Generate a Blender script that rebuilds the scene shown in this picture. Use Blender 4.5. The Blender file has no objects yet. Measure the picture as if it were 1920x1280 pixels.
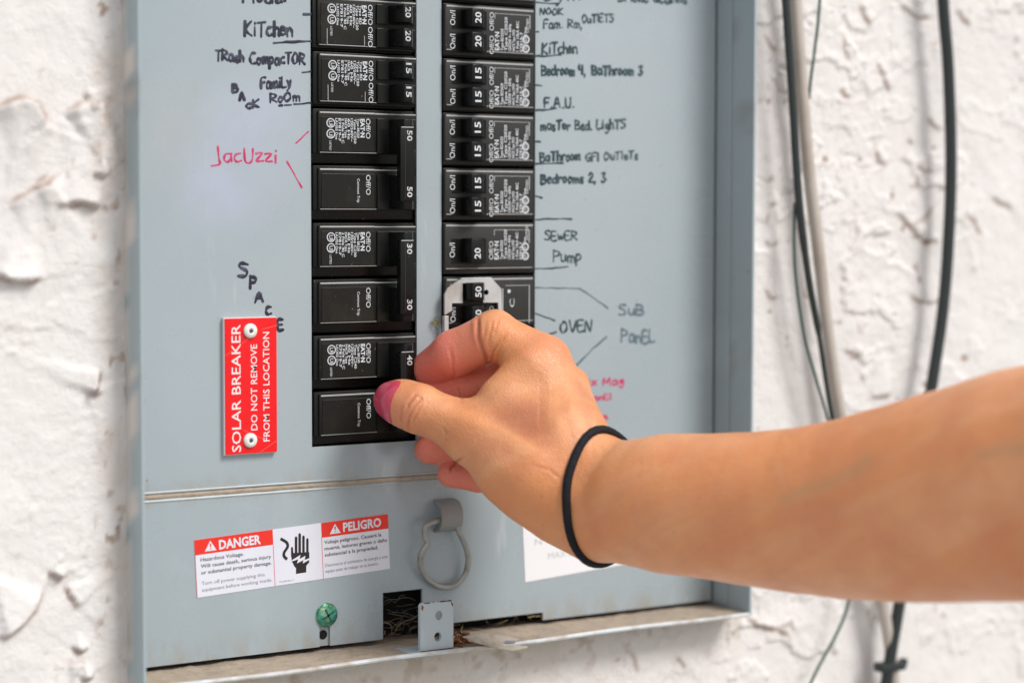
import bpy, bmesh, math, random
import numpy as np
from mathutils import Vector, Matrix

random.seed(7)
sc = bpy.context.scene
IN = 0.0254                                  # everything below is laid out in inches

# ------------------------------------------------------------------ camera
F = 3900.0                                   # focal length in pixels of the 1920 px wide photograph
YAW, PITCH, ROLL = math.radians(32.005), math.atan(230.0 / F), math.radians(0.1)
cp, sp = math.cos(PITCH), math.sin(PITCH)
FW = np.array([math.sin(YAW) * cp, math.cos(YAW) * cp, -sp])
_r = np.array([math.cos(YAW), -math.sin(YAW), 0.0]); _u = np.cross(_r, FW)
RT = _r * math.cos(ROLL) + _u * math.sin(ROLL)
UP = _u * math.cos(ROLL) - _r * math.sin(ROLL)
CAM = -(FW + RT * (585 - 960) / F - UP * (838 - 640) / F) * 37.0    # origin = lower left corner of the left breaker opening


def P(x, y, Y=0.0):
    """photograph pixel -> point (inches) on the plane at depth Y"""
    r = FW + RT * (x - 960) / F - UP * (y - 640) / F
    return CAM + r * (Y - CAM[1]) / r[1]


def project(p):
    """world inches (n,3) -> photograph pixels"""
    d = np.asarray(p) - CAM
    z = d @ FW
    return 960 + F * (d @ RT) / z, 640 - F * (d @ UP) / z, z


cam = bpy.data.cameras.new('camera')
cam_o = bpy.data.objects.new('camera', cam)
sc.collection.objects.link(cam_o)
cam_o.matrix_world = Matrix(((RT[0], UP[0], -FW[0], CAM[0] * IN), (RT[1], UP[1], -FW[1], CAM[1] * IN),
                             (RT[2], UP[2], -FW[2], CAM[2] * IN), (0, 0, 0, 1)))
cam.sensor_width = 36
cam.lens = F / 1920 * 36
cam.clip_start = 0.02
cam.clip_end = 500
cam.dof.use_dof = True
cam.dof.focus_distance = 37.1 * IN
cam.dof.aperture_fstop = 4.1
sc.camera = cam_o

# ------------------------------------------------------------------ sky and sun
SUN_EL, SUN_AZ = math.radians(47), math.radians(153)      # azimuth clockwise from +Y
world = bpy.data.worlds.new('World')
sc.world = world
world.use_nodes = True
wn, wl = world.node_tree.nodes, world.node_tree.links
wn.clear()
sky = wn.new('ShaderNodeTexSky')
sky.sky_type = 'NISHITA'
sky.sun_disc = False
sky.sun_elevation = SUN_EL
sky.sun_rotation = SUN_AZ
sky.air_density = 1.0
sky.dust_density = 4.0
sky.ozone_density = 0.6
cloud = wn.new('ShaderNodeMix'); cloud.data_type = 'RGBA'       # thin white overcast in front of the blue
cloud.inputs[0].default_value = 0.72
cloud.inputs[7].default_value = (8.2, 8.3, 8.5, 1)
bg = wn.new('ShaderNodeBackground'); bg.inputs['Strength'].default_value = 0.056
wo = wn.new('ShaderNodeOutputWorld')
wl.new(sky.outputs[0], cloud.inputs[6]); wl.new(cloud.outputs[2], bg.inputs['Color']); wl.new(bg.outputs[0], wo.inputs[0])

sl = bpy.data.lights.new('sun', 'SUN')
sl.energy = 1.5
sl.angle = math.radians(22)
sl.color = (1.0, 0.975, 0.95)
sun = bpy.data.objects.new('sun', sl)
sc.collection.objects.link(sun)
to_sun = Vector((math.sin(SUN_AZ) * math.cos(SUN_EL), math.cos(SUN_AZ) * math.cos(SUN_EL), math.sin(SUN_EL)))
sun.rotation_euler = to_sun.to_track_quat('Z', 'Y').to_euler()
sun.location = to_sun * 3

vs = sc.view_settings
sc.display_settings.display_device = 'sRGB'
vs.view_transform = 'Standard'; vs.look = 'None'; vs.exposure = 0.90; vs.gamma = 1.0
vs.use_curve_mapping = False


# ------------------------------------------------------------------ materials
def srgb(r, g, b):
    f = lambda c: (c / 255 / 12.92) if c <= 10 else ((c / 255 + .055) / 1.055) ** 2.4
    return (f(r), f(g), f(b), 1)


class Mat:
    def __init__(self, name, col, rough=.5, metal=0.0, spec=.5):
        self.m = bpy.data.materials.new(name)
        self.m.use_nodes = True
        self.n, self.l = self.m.node_tree.nodes, self.m.node_tree.links
        self.b = self.n['Principled BSDF']
        self.b.inputs['Base Color'].default_value = col
        self.b.inputs['Roughness'].default_value = rough
        self.b.inputs['Metallic'].default_value = metal
        self.b.inputs['Specular IOR Level'].default_value = spec
        self.tc = self.n.new('ShaderNodeTexCoord')
        self.col = None
        self.base = col

    def noise(self, scale, detail=4, rough=.5, vec=None, dist=0):
        t = self.n.new('ShaderNodeTexNoise')
        t.inputs['Scale'].default_value = scale; t.inputs['Detail'].default_value = detail
        t.inputs['Roughness'].default_value = rough; t.inputs['Distortion'].default_value = dist
        self.l.new(vec or self.tc.outputs['Object'], t.inputs['Vector'])
        return t.outputs['Fac']

    def stretch(self, sx, sy, sz):
        mp = self.n.new('ShaderNodeMapping')
        mp.inputs['Scale'].default_value = (sx, sy, sz)
        self.l.new(self.tc.outputs['Object'], mp.inputs['Vector'])
        return mp.outputs[0]

    def ramp(self, fac, a, b, va=0.0, vb=1.0):
        r = self.n.new('ShaderNodeMapRange')
        r.inputs['From Min'].default_value = a; r.inputs['From Max'].default_value = b
        r.inputs['To Min'].default_value = va; r.inputs['To Max'].default_value = vb
        self.l.new(fac, r.inputs['Value'])
        return r.outputs[0]

    def mul(self, a, b):
        m = self.n.new('ShaderNodeMath'); m.operation = 'MULTIPLY'
        self.l.new(a, m.inputs[0])
        if isinstance(b, (int, float)): m.inputs[1].default_value = b
        else: self.l.new(b, m.inputs[1])
        return m.outputs[0]

    def attr(self, name):
        a = self.n.new('ShaderNodeAttribute'); a.attribute_name = name
        return a.outputs['Fac']

    def tint(self, fac, col, amount=1.0):
        """mix the base colour towards col by fac"""
        mx = self.n.new('ShaderNodeMix'); mx.data_type = 'RGBA'
        if self.col is None: mx.inputs[6].default_value = self.base
        else: self.l.new(self.col, mx.inputs[6])
        mx.inputs[7].default_value = col
        self.l.new(self.mul(fac, amount), mx.inputs[0])
        self.col = mx.outputs[2]
        self.l.new(self.col, self.b.inputs['Base Color'])
        return self

    def rough(self, fac):
        self.l.new(fac, self.b.inputs['Roughness']); return self

    def bump(self, fac, strength=.3, dist=.001):
        bp = self.n.new('ShaderNodeBump')
        bp.inputs['Strength'].default_value = strength; bp.inputs['Distance'].default_value = dist
        self.l.new(fac, bp.inputs['Height'])
        if self.b.inputs['Normal'].links: self.l.new(self.b.inputs['Normal'].links[0].from_socket, bp.inputs['Normal'])
        self.l.new(bp.outputs[0], self.b.inputs['Normal'])
        return self


def steel(name, col, gloss=.38):
    m = Mat(name, col, gloss, 0, .5)
    m.tint(m.ramp(m.noise(9, 3), .35, .7), (col[0] * .86, col[1] * .9, col[2] * .9, 1), .6)
    m.tint(m.ramp(m.noise(14, 5, .6), .58, .72), (col[0] * 1.12, col[1] * 1.12, col[2] * 1.14, 1), .5)
    m.tint(m.ramp(m.noise(260, 2, .5), .74, .80), srgb(110, 98, 84), .7)        # specks of dirt
    m.tint(m.ramp(m.noise(70, 3, .6), .73, .78), srgb(128, 112, 92), .5)
    m.tint(m.ramp(m.noise(150, 2, .5, m.stretch(1, 1, .16)), .72, .8), srgb(205, 210, 212), .35)
    m.rough(m.ramp(m.noise(40, 4), .3, .7, gloss - .06, gloss + .12))
    m.bump(m.noise(5, 2), .25, .0009)
    m.bump(m.noise(900, 2), .05, .0003)
    return m


COVER = steel('painted_steel_cover', (.362, .422, .452, 1), .27)
COVER.b.inputs['Specular IOR Level'].default_value = .75
def spot(m, c, r0, r1, col, amt):
    vm = m.n.new('ShaderNodeVectorMath'); vm.operation = 'DISTANCE'
    m.l.new(m.tc.outputs['Object'], vm.inputs[0]); vm.inputs[1].default_value = c
    nz_ = m.ramp(m.noise(30, 4, .6), .35, .65, .25, 1.0)
    m.tint(m.mul(m.ramp(vm.outputs['Value'], r0, r1, 1, 0), nz_), col, amt)
for (qx, qy, rr_, am) in ((455, 232, 1.0, .5), (420, 350, 1.1, .6), (515, 220, .8, .45), (500, 300, .9, .3), (400, 372, .7, .4)):
    spot(COVER, tuple(P(qx, qy) * IN), .2 * IN, rr_ * IN, (.44, .47, .60, 1), am)
spot(COVER, tuple(P(300, 240) * IN), .1 * IN, 1.2 * IN, (.45, .43, .45, 1), .5)
sepx = COVER.n.new('ShaderNodeSeparateXYZ'); COVER.l.new(COVER.tc.outputs['Object'], sepx.inputs[0])
zz_ = sepx.outputs[2]
for (za, zb, am_) in ((-3.05, -3.62, .55), (-.95, -.76, .45), (-.30, -.60, .40)):
    COVER.tint(COVER.mul(COVER.ramp(zz_, za * IN, zb * IN, 0, 1), COVER.mul(COVER.ramp(zz_, (zb + .02 * (1 if zb > za else -1)) * IN, zb * IN, 0, 1), COVER.ramp(COVER.noise(95, 5, .7, COVER.stretch(1, 1, .5)), .42, .62))), srgb(150, 138, 120), am_)
COVER.tint(COVER.ramp(COVER.noise(55, 4, .7, COVER.stretch(1, 1, .12)), .66, .74), (.50, .54, .56, 1), .55)
COVER.tint(COVER.ramp(COVER.noise(26, 5, .75), .60, .72), (.34, .37, .37, 1), .45)
BOX = steel('painted_steel_box', (.35, .42, .45, 1), .42)
BOX.tint(BOX.attr('splash'), srgb(214, 206, 198), .9)
BOX.tint(BOX.attr('grime'), srgb(128, 120, 112), .8)
EDGE = Mat('worn_steel_edge', (.62, .66, .68, 1), .4)  # paler than the box steel, with tan dust patches
EDGE.tint(EDGE.ramp(EDGE.noise(90, 4), .42, .66), srgb(158, 142, 122), .8)
DUST = Mat('tan_dust', srgb(172, 158, 142), .95, 0, .1)
DUST.tint(DUST.ramp(DUST.noise(220, 5, .7), .48, .75), srgb(132, 116, 98), .7)
DUST.tint(DUST.ramp(DUST.noise(60, 3), .5, .75), srgb(150, 142, 132), .6)
DUST.bump(DUST.noise(500, 4, .7), .7, .0008)
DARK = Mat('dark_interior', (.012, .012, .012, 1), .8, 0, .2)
GALV = Mat('grey_wire', (.36, .37, .35, 1), .45, .35)
GALV.tint(GALV.ramp(GALV.noise(160, 4, .6), .45, .7), srgb(120, 112, 96), .7)
CLIP = Mat('grey_clip_steel', (.27, .28, .275, 1), .5, .1)
CLIP.tint(CLIP.ramp(CLIP.noise(120, 4), .5, .7), srgb(142, 134, 120), .5)
TAB = steel('lock_tab_paint', (.46, .53, .56, 1), .4)
RUST = Mat('rust', srgb(150, 96, 58), .9, 0, .1)
RUST.tint(RUST.ramp(RUST.noise(400, 3), .4, .6), srgb(96, 66, 48))
GREEN = Mat('green_screw', (.10, .42, .30, 1), .22, .85, .5)
GREEN.tint(GREEN.ramp(GREEN.noise(330, 3, .6, None, 1.5), .5, .62), (.55, .58, .30, 1), .9)
GREEN.tint(GREEN.ramp(GREEN.noise(240, 2), .55, .7), (.05, .25, .2, 1), .8)
GREEN.bump(GREEN.noise(500, 3), .3, .0004)


def plastic(name, col, rough, dirt):
    m = Mat(name, col, rough, 0, .5)
    m.tint(m.ramp(m.noise(45, 5, .65), .5, .75), srgb(64, 62, 50), dirt)
    m.tint(m.ramp(m.noise(600, 2), .74, .8), srgb(170, 165, 150), .55)
    m.rough(m.ramp(m.noise(60, 4), .3, .7, rough - .08, rough + .15))
    m.bump(m.noise(1400, 2), .06, .0003)
    return m


BODY = plastic('breaker_black_plastic', (.007, .007, .006, 1), .32, .18)
BODY.b.inputs['Specular IOR Level'].default_value = .26
BODY_R = plastic('breaker_dusty_plastic', (.026, .026, .025, 1), .42, .2)  # greyer than the left column: sky reflection put into the base colour
BODY_R.b.inputs['Specular IOR Level'].default_value = .36
FACE = plastic('breaker_label_face', (.010, .010, .008, 1), .38, .36)
FACE.b.inputs['Specular IOR Level'].default_value = .24
FACE_R = plastic('breaker_label_face_sheen', (.028, .028, .027, 1), .45, .2)  # lighter copy of the label face, sky sheen put into the colour
FACE_R.b.inputs['Specular IOR Level'].default_value = .36
HANDLE = plastic('breaker_handle_plastic', (.004, .004, .004, 1), .30, .02)
HANDLE.b.inputs['Specular IOR Level'].default_value = .28
SLOT = plastic('breaker_slot_smoked', (.007, .008, .007, 1), .22, .15)
SLOT.b.inputs['Specular IOR Level'].default_value = .25
RIM = plastic('breaker_worn_ridge', (.40, .40, .39, 1), .32, .25)  # pale grey for highlights painted on the breaker edges
PRINT = Mat('white_print', (.60, .63, .66, 1), .6)
PRINT_N = Mat('worn_number_print', (.55, .57, .58, 1), .6)
PRINT_N.tint(PRINT_N.ramp(PRINT_N.noise(500, 3), .5, .6), (.1, .1, .1, 1), .5)
PRINT_D = Mat('faded_white_print', (.42, .46, .48, 1), .6)
ZINC = Mat('zinc_bracket', (.66, .67, .66, 1), .32, .6)
ZINC.tint(ZINC.ramp(ZINC.noise(80, 4), .5, .75), srgb(168, 158, 146), .6)
REDP = Mat('red_sign_plastic', (.80, .004, .008, 1), .28)
REDP.tint(REDP.ramp(REDP.noise(120, 3, .6, REDP.stretch(1, 1, .2)), .70, .76), srgb(224, 90, 80), .35)
CREAM = Mat('white_sign_core', (.72, .66, .66, 1), .5)
RIVET = Mat('white_rivet_plastic', (.80, .80, .76, 1), .35)
STICK = Mat('white_sticker', (.74, .75, .82, 1), .4)
STICK.tint(STICK.ramp(STICK.noise(300, 2), .72, .8), srgb(150, 140, 140), .5)
STICK.tint(STICK.ramp(STICK.noise(20, 3), .5, .8), srgb(205, 205, 222), .5)
STRED = Mat('sticker_red', (.78, .028, .012, 1), .4)
INK = Mat('sticker_black_ink', (.018, .012, .014, 1), .5)
INKG = Mat('sticker_grey_ink', (.22, .22, .27, 1), .6)
INKB = Mat('sticker_text_ink', (.05, .05, .07, 1), .6)
MARK = Mat('black_marker_ink', (.012, .012, .030, 1), .45)
MARK.tint(MARK.ramp(MARK.noise(220, 4, .7), .48, .72), (.13, .15, .21, 1), .6)
MARKT = Mat('dark_teal_marker_ink', (.014, .040, .048, 1), .5)
MARKT.tint(MARKT.ramp(MARKT.noise(220, 4, .7), .48, .72), (.12, .19, .22, 1), .6)
MARKF = Mat('faded_marker_ink', (.10, .15, .18, 1), .5)
PINKM = Mat('pink_marker_ink', (.52, .012, .10, 1), .45)
PINKM.tint(PINKM.ramp(PINKM.noise(200, 4, .7), .45, .75), (.55, .20, .32, 1), .85)
STAIN = Mat('bluish_wiped_ink', (.395, .475, .505, 1), .4)
CABK = Mat('black_cable', (.018, .026, .026, 1), .42)
CATAN = Mat('tan_cable', (.48, .43, .38, 1), .55)
CATAN.tint(CATAN.ramp(CATAN.noise(40, 4), .45, .7), srgb(150, 134, 118), .6)
CAGR = Mat('green_wire', (.02, .07, .05, 1), .5)
TIE = Mat('black_elastic', (.010, .010, .014, 1), .75, 0, .25)
TIE.bump(TIE.noise(420, 3, .5), .7, .0012)
STRAW = Mat('dry_straw', srgb(166, 142, 108), .9, 0, .1)
WEB = Mat('cobweb', (.20, .18, .15, 1), .9, 0, .1)
LEAF = Mat('dry_brown_leaf', srgb(150, 96, 52), .8)
LEAF.tint(LEAF.ramp(LEAF.noise(300, 4), .45, .6), srgb(96, 62, 38))
SCRAP = Mat('pale_scrap', srgb(182, 174, 160), .7)
SCRAP.tint(SCRAP.ramp(SCRAP.noise(120, 4), .5, .7), srgb(146, 132, 112), .7)
WALL = Mat('stucco', (.78, .755, .735, 1), .92, 0, .15)
WALL.tint(WALL.ramp(WALL.noise(11, 4), .35, .75), (.72, .69, .675, 1), .7)
WALL.tint(WALL.ramp(WALL.noise(130, 4, .6), .62, .76), srgb(186, 172, 160), .3)
WALL.tint(WALL.attr('dirt'), srgb(142, 104, 74), .95)
WALL.tint(WALL.attr('tan'), srgb(186, 166, 140), .9)
WALL.tint(WALL.attr('grit'), srgb(214, 204, 196), .7)
WALL.bump(WALL.noise(320, 5, .7), .55, .0015)
WALL.bump(WALL.noise(60, 4, .6), .3, .002)
GROUND = Mat('concrete_ground', (.34, .33, .31, 1), .9)
GROUND.tint(GROUND.ramp(GROUND.noise(6, 6, .7), .4, .7), (.26, .25, .23, 1))
GROUND.bump(GROUND.noise(90, 5), .4, .003)


# ------------------------------------------------------------------ mesh helpers (all coordinates in inches)
def mesh_obj(name, V, Fs, mats, parent=None, smooth=False, fm=None, attrs=None):
    me = bpy.data.meshes.new(name)
    V = np.asarray(V, dtype=np.float64).reshape(-1, 3) * IN
    if isinstance(Fs, np.ndarray):
        n = len(Fs); k = Fs.shape[1]
        me.vertices.add(len(V)); me.vertices.foreach_set('co', V.astype(np.float32).ravel())
        me.loops.add(n * k); me.loops.foreach_set('vertex_index', Fs.astype(np.int32).ravel())
        me.polygons.add(n); me.polygons.foreach_set('loop_start', np.arange(0, n * k, k, dtype=np.int32))
        me.update(calc_edges=True)
    else:
        me.from_pydata([tuple(v) for v in V], [], Fs)
    for m in (mats if isinstance(mats, (list, tuple)) else [mats]):
        me.materials.append(m.m if isinstance(m, Mat) else m)
    if fm is not None: me.polygons.foreach_set('material_index', np.asarray(fm, dtype=np.int32))
    if smooth: me.polygons.foreach_set('use_smooth', np.ones(len(me.polygons), dtype=bool))
    for k, a in (attrs or {}).items():
        at = me.attributes.new(k, 'FLOAT', 'POINT'); at.data.foreach_set('value', np.asarray(a, dtype=np.float32))
    me.update()
    o = bpy.data.objects.new(name, me)
    sc.collection.objects.link(o)
    if parent is not None:
        o.parent = parent
        o.matrix_parent_inverse = Matrix.Translation(-Vector(parent.location))
    return o


def tag(o, label=None, cat=None, group=None, kind=None):
    for k, v in (('label', label), ('category', cat), ('group', group), ('kind', kind)):
        if v: o[k] = v
    return o


def thing(name, label, cat, loc, group=None):
    o = bpy.data.objects.new(name, None)
    o.empty_display_size = .01
    o.location = Vector(loc) * IN
    sc.collection.objects.link(o)
    return tag(o, label, cat, group)


class MB:
    """collects shapes into one mesh"""
    def __init__(self): self.v = []; self.f = []; self.m = []

    def add(self, v, f, mi=0):
        n = len(self.v)
        self.v += [tuple(p) for p in v]
        self.f += [tuple(i + n for i in q) for q in f]
        self.m += [mi] * len(f)
        return self

    def box(self, x0, x1, y0, y1, z0, z1, bev=0.0, mi=0, topx=None):
        """box; bev chamfers every edge; topx = (x0,x1) at the front (y0) for a taper"""
        bm = bmesh.new()
        tx0, tx1 = topx or (x0, x1)
        c = [(tx0, y0, z0), (tx1, y0, z0), (tx1, y0, z1), (tx0, y0, z1), (x0, y1, z0), (x1, y1, z0), (x1, y1, z1), (x0, y1, z1)]
        vs_ = [bm.verts.new(p) for p in c]
        for q in ((0, 1, 2, 3), (7, 6, 5, 4), (4, 5, 1, 0), (3, 2, 6, 7), (1, 5, 6, 2), (4, 0, 3, 7)):
            bm.faces.new([vs_[i] for i in q])
        if bev:
            bmesh.ops.bevel(bm, geom=bm.edges[:], offset=bev, segments=2, affect='EDGES', profile=.5)
        bm.verts.index_update()
        self.add([v.co[:] for v in bm.verts], [[v.index for v in f.verts] for f in bm.faces], mi)
        bm.free()
        return self

    def tube(self, pts, r, seg=8, mi=0, flat=None, closed=False, cap=True):
        """tube along pts; r number or list; flat = (normal, factor) squashes it along normal"""
        pts = [Vector(p) for p in pts]
        n = len(pts)
        rs = r if isinstance(r, (list, tuple, np.ndarray)) else [r] * n
        V = []; prev = None
        for i, p in enumerate(pts):
            a = pts[(i - 1) % n] if (closed or i > 0) else pts[i]
            b = pts[(i + 1) % n] if (closed or i < n - 1) else pts[i]
            t = (b - a).normalized() if (b - a).length > 1e-9 else Vector((1, 0, 0))
            if prev is None:
                ref = Vector((0, 1, 0)) if abs(t.y) < .9 else Vector((0, 0, 1))
                u = t.cross(ref).normalized()
            else:
                u = (prev - t * prev.dot(t)).normalized()
            prev = u
            w = t.cross(u)
            for k in range(seg):
                an = 2 * math.pi * k / seg
                off = (u * math.cos(an) + w * math.sin(an)) * rs[i]
                if flat: off -= flat[0] * (off.dot(flat[0])) * (1 - flat[1])
                V.append(p + off)
        Fq = []
        m = n if closed else n - 1
        for i in range(m):
            for k in range(seg):
                a = i * seg + k; b = i * seg + (k + 1) % seg
                j = (i + 1) % n
                Fq.append((a, b, j * seg + (k + 1) % seg, j * seg + k))
        if cap and not closed:
            Fq.append(tuple(range(seg))[::-1]); Fq.append(tuple((n - 1) * seg + k for k in range(seg)))
        return self.add(V, Fq, mi)

    def prism(self, poly, y0, y1, mi=0):
        """poly of (x,z) extruded from y0 (front) to y1 (back)"""
        n = len(poly)
        V = [(p[0], y0, p[1]) for p in poly] + [(p[0], y1, p[1]) for p in poly]
        Fq = [tuple(range(n)), tuple(range(2 * n - 1, n - 1, -1))]
        for i in range(n): Fq.append((i, i + n, (i + 1) % n + n, (i + 1) % n))
        return self.add(V, Fq, mi)

    def lathe(self, c, prof, seg=28, mi=0):
        """prof of (radius, y offset) turned about the Y axis through c"""
        V = []; Fq = []
        for (r, y) in prof:
            for k in range(seg):
                a = 2 * math.pi * k / seg
                V.append((c[0] + r * math.cos(a), c[1] + y, c[2] + r * math.sin(a)))
        for i in range(len(prof) - 1):
            for k in range(seg):
                Fq.append((i * seg + k, i * seg + (k + 1) % seg, (i + 1) * seg + (k + 1) % seg, (i + 1) * seg + k))
        Fq.append(tuple(range(seg))); Fq.append(tuple((len(prof) - 1) * seg + k for k in range(seg - 1, -1, -1)))
        return self.add(V, Fq, mi)

    def build(self, name, mats, parent=None, smooth=False):
        o = mesh_obj(name, self.v, self.f, mats, parent, False, self.m)
        bm = bmesh.new(); bm.from_mesh(o.data)
        bmesh.ops.recalc_face_normals(bm, faces=bm.faces[:])
        if smooth:
            for f in bm.faces: f.smooth = True
            for e in bm.edges:
                if len(e.link_faces) == 2 and e.calc_face_angle(0) > .75: e.smooth = False
        bm.to_mesh(o.data); bm.free()
        return o


def plate(name, xs, zs, skip, y0, y1, mats, parent):
    """sheet with rectangular openings: skip = list of (x0,x1,z0,z1)"""
    xs = sorted(set(xs)); zs = sorted(set(zs))
    hole = lambda i, j: i < 0 or j < 0 or i >= len(xs) - 1 or j >= len(zs) - 1 or any(
        a - 1e-6 <= xs[i] and xs[i + 1] <= b + 1e-6 and c - 1e-6 <= zs[j] and zs[j + 1] <= d + 1e-6 for a, b, c, d in skip)
    V = {}; L = []; Fq = []

    def vi(i, j, y):
        k = (i, j, y)
        if k not in V: V[k] = len(L); L.append((xs[i], y, zs[j]))
        return V[k]
    for i in range(len(xs) - 1):
        for j in range(len(zs) - 1):
            if hole(i, j): continue
            Fq.append((vi(i, j, y0), vi(i + 1, j, y0), vi(i + 1, j + 1, y0), vi(i, j + 1, y0)))
            Fq.append((vi(i, j, y1), vi(i, j + 1, y1), vi(i + 1, j + 1, y1), vi(i + 1, j, y1)))
            for (di, dj, a, b) in ((-1, 0, (i, j), (i, j + 1)), (1, 0, (i + 1, j), (i + 1, j + 1)), (0, -1, (i, j), (i + 1, j)), (0, 1, (i, j + 1), (i + 1, j + 1))):
                if hole(i + di, j + dj):
                    Fq.append((vi(*a, y0), vi(*b, y0), vi(*b, y1), vi(*a, y1)))
    o = mesh_obj(name, L, Fq, mats, parent)
    bm = bmesh.new(); bm.from_mesh(o.data); bmesh.ops.recalc_face_normals(bm, faces=bm.faces[:]); bm.to_mesh(o.data); bm.free()
    return o


# ------------------------------------------------------------------ printed text
_tcache = {}


def glyphs(s, bold=0.0):
    k = (s, bold)
    if k not in _tcache:
        cu = bpy.data.curves.new('text', 'FONT')
        cu.body = s; cu.resolution_u = 2; cu.offset = bold
        o = bpy.data.objects.new('text', cu)
        sc.collection.objects.link(o)
        me = bpy.data.meshes.new_from_object(o)
        V = np.array([v.co[:] for v in me.vertices]) if len(me.vertices) else np.zeros((0, 3))
        Fq = [tuple(p.vertices) for p in me.polygons]
        bpy.data.objects.remove(o); bpy.data.curves.remove(cu); bpy.data.meshes.remove(me)
        _tcache[k] = (V, Fq)
    return _tcache[k]


CAPH = None


class Print:
    """flat lettering on a plane of constant Y; placed in (x,z); rot in degrees counter-clockwise"""
    def __init__(self, y): self.y = y; self.mb = MB()

    def text(self, s, x, z, h, w=None, rot=0, bold=0.0, slant=0):
        global CAPH
        if CAPH is None:
            v, _ = glyphs('H'); CAPH = v[:, 1].max()
        V, Fq = glyphs(s, bold)
        if not len(V): return self
        q = V[:, :2].copy()
        q[:, 0] -= q[:, 0].min()
        wd = q[:, 0].max()
        sy = h / CAPH
        sx = sy if w is None else w / wd
        q[:, 0] *= sx; q[:, 1] *= sy
        q[:, 0] += slant * q[:, 1]
        a = math.radians(rot)
        X = x + q[:, 0] * math.cos(a) - q[:, 1] * math.sin(a)
        Z = z + q[:, 0] * math.sin(a) + q[:, 1] * math.cos(a)
        self.mb.add(np.stack([X, np.full(len(X), self.y), Z], 1), Fq)
        return self

    def poly(self, pts, dy=0.0):
        self.mb.add([(p[0], self.y - dy, p[1]) for p in pts], [tuple(range(len(pts)))])
        return self

    def ring(self, x, z, r, t, seg=20):
        V = []; Fq = []
        for k in range(seg):
            a = 2 * math.pi * k / seg
            V += [(x + r * math.cos(a), self.y, z + r * math.sin(a)), (x + (r - t) * math.cos(a), self.y, z + (r - t) * math.sin(a))]
            j = (k + 1) % seg
            Fq.append((2 * k, 2 * j, 2 * j + 1, 2 * k + 1))
        self.mb.add(V, Fq); return self

    def build(self, name, mat, parent): return mesh_obj(name, self.mb.v, self.mb.f, mat, parent)


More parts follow.
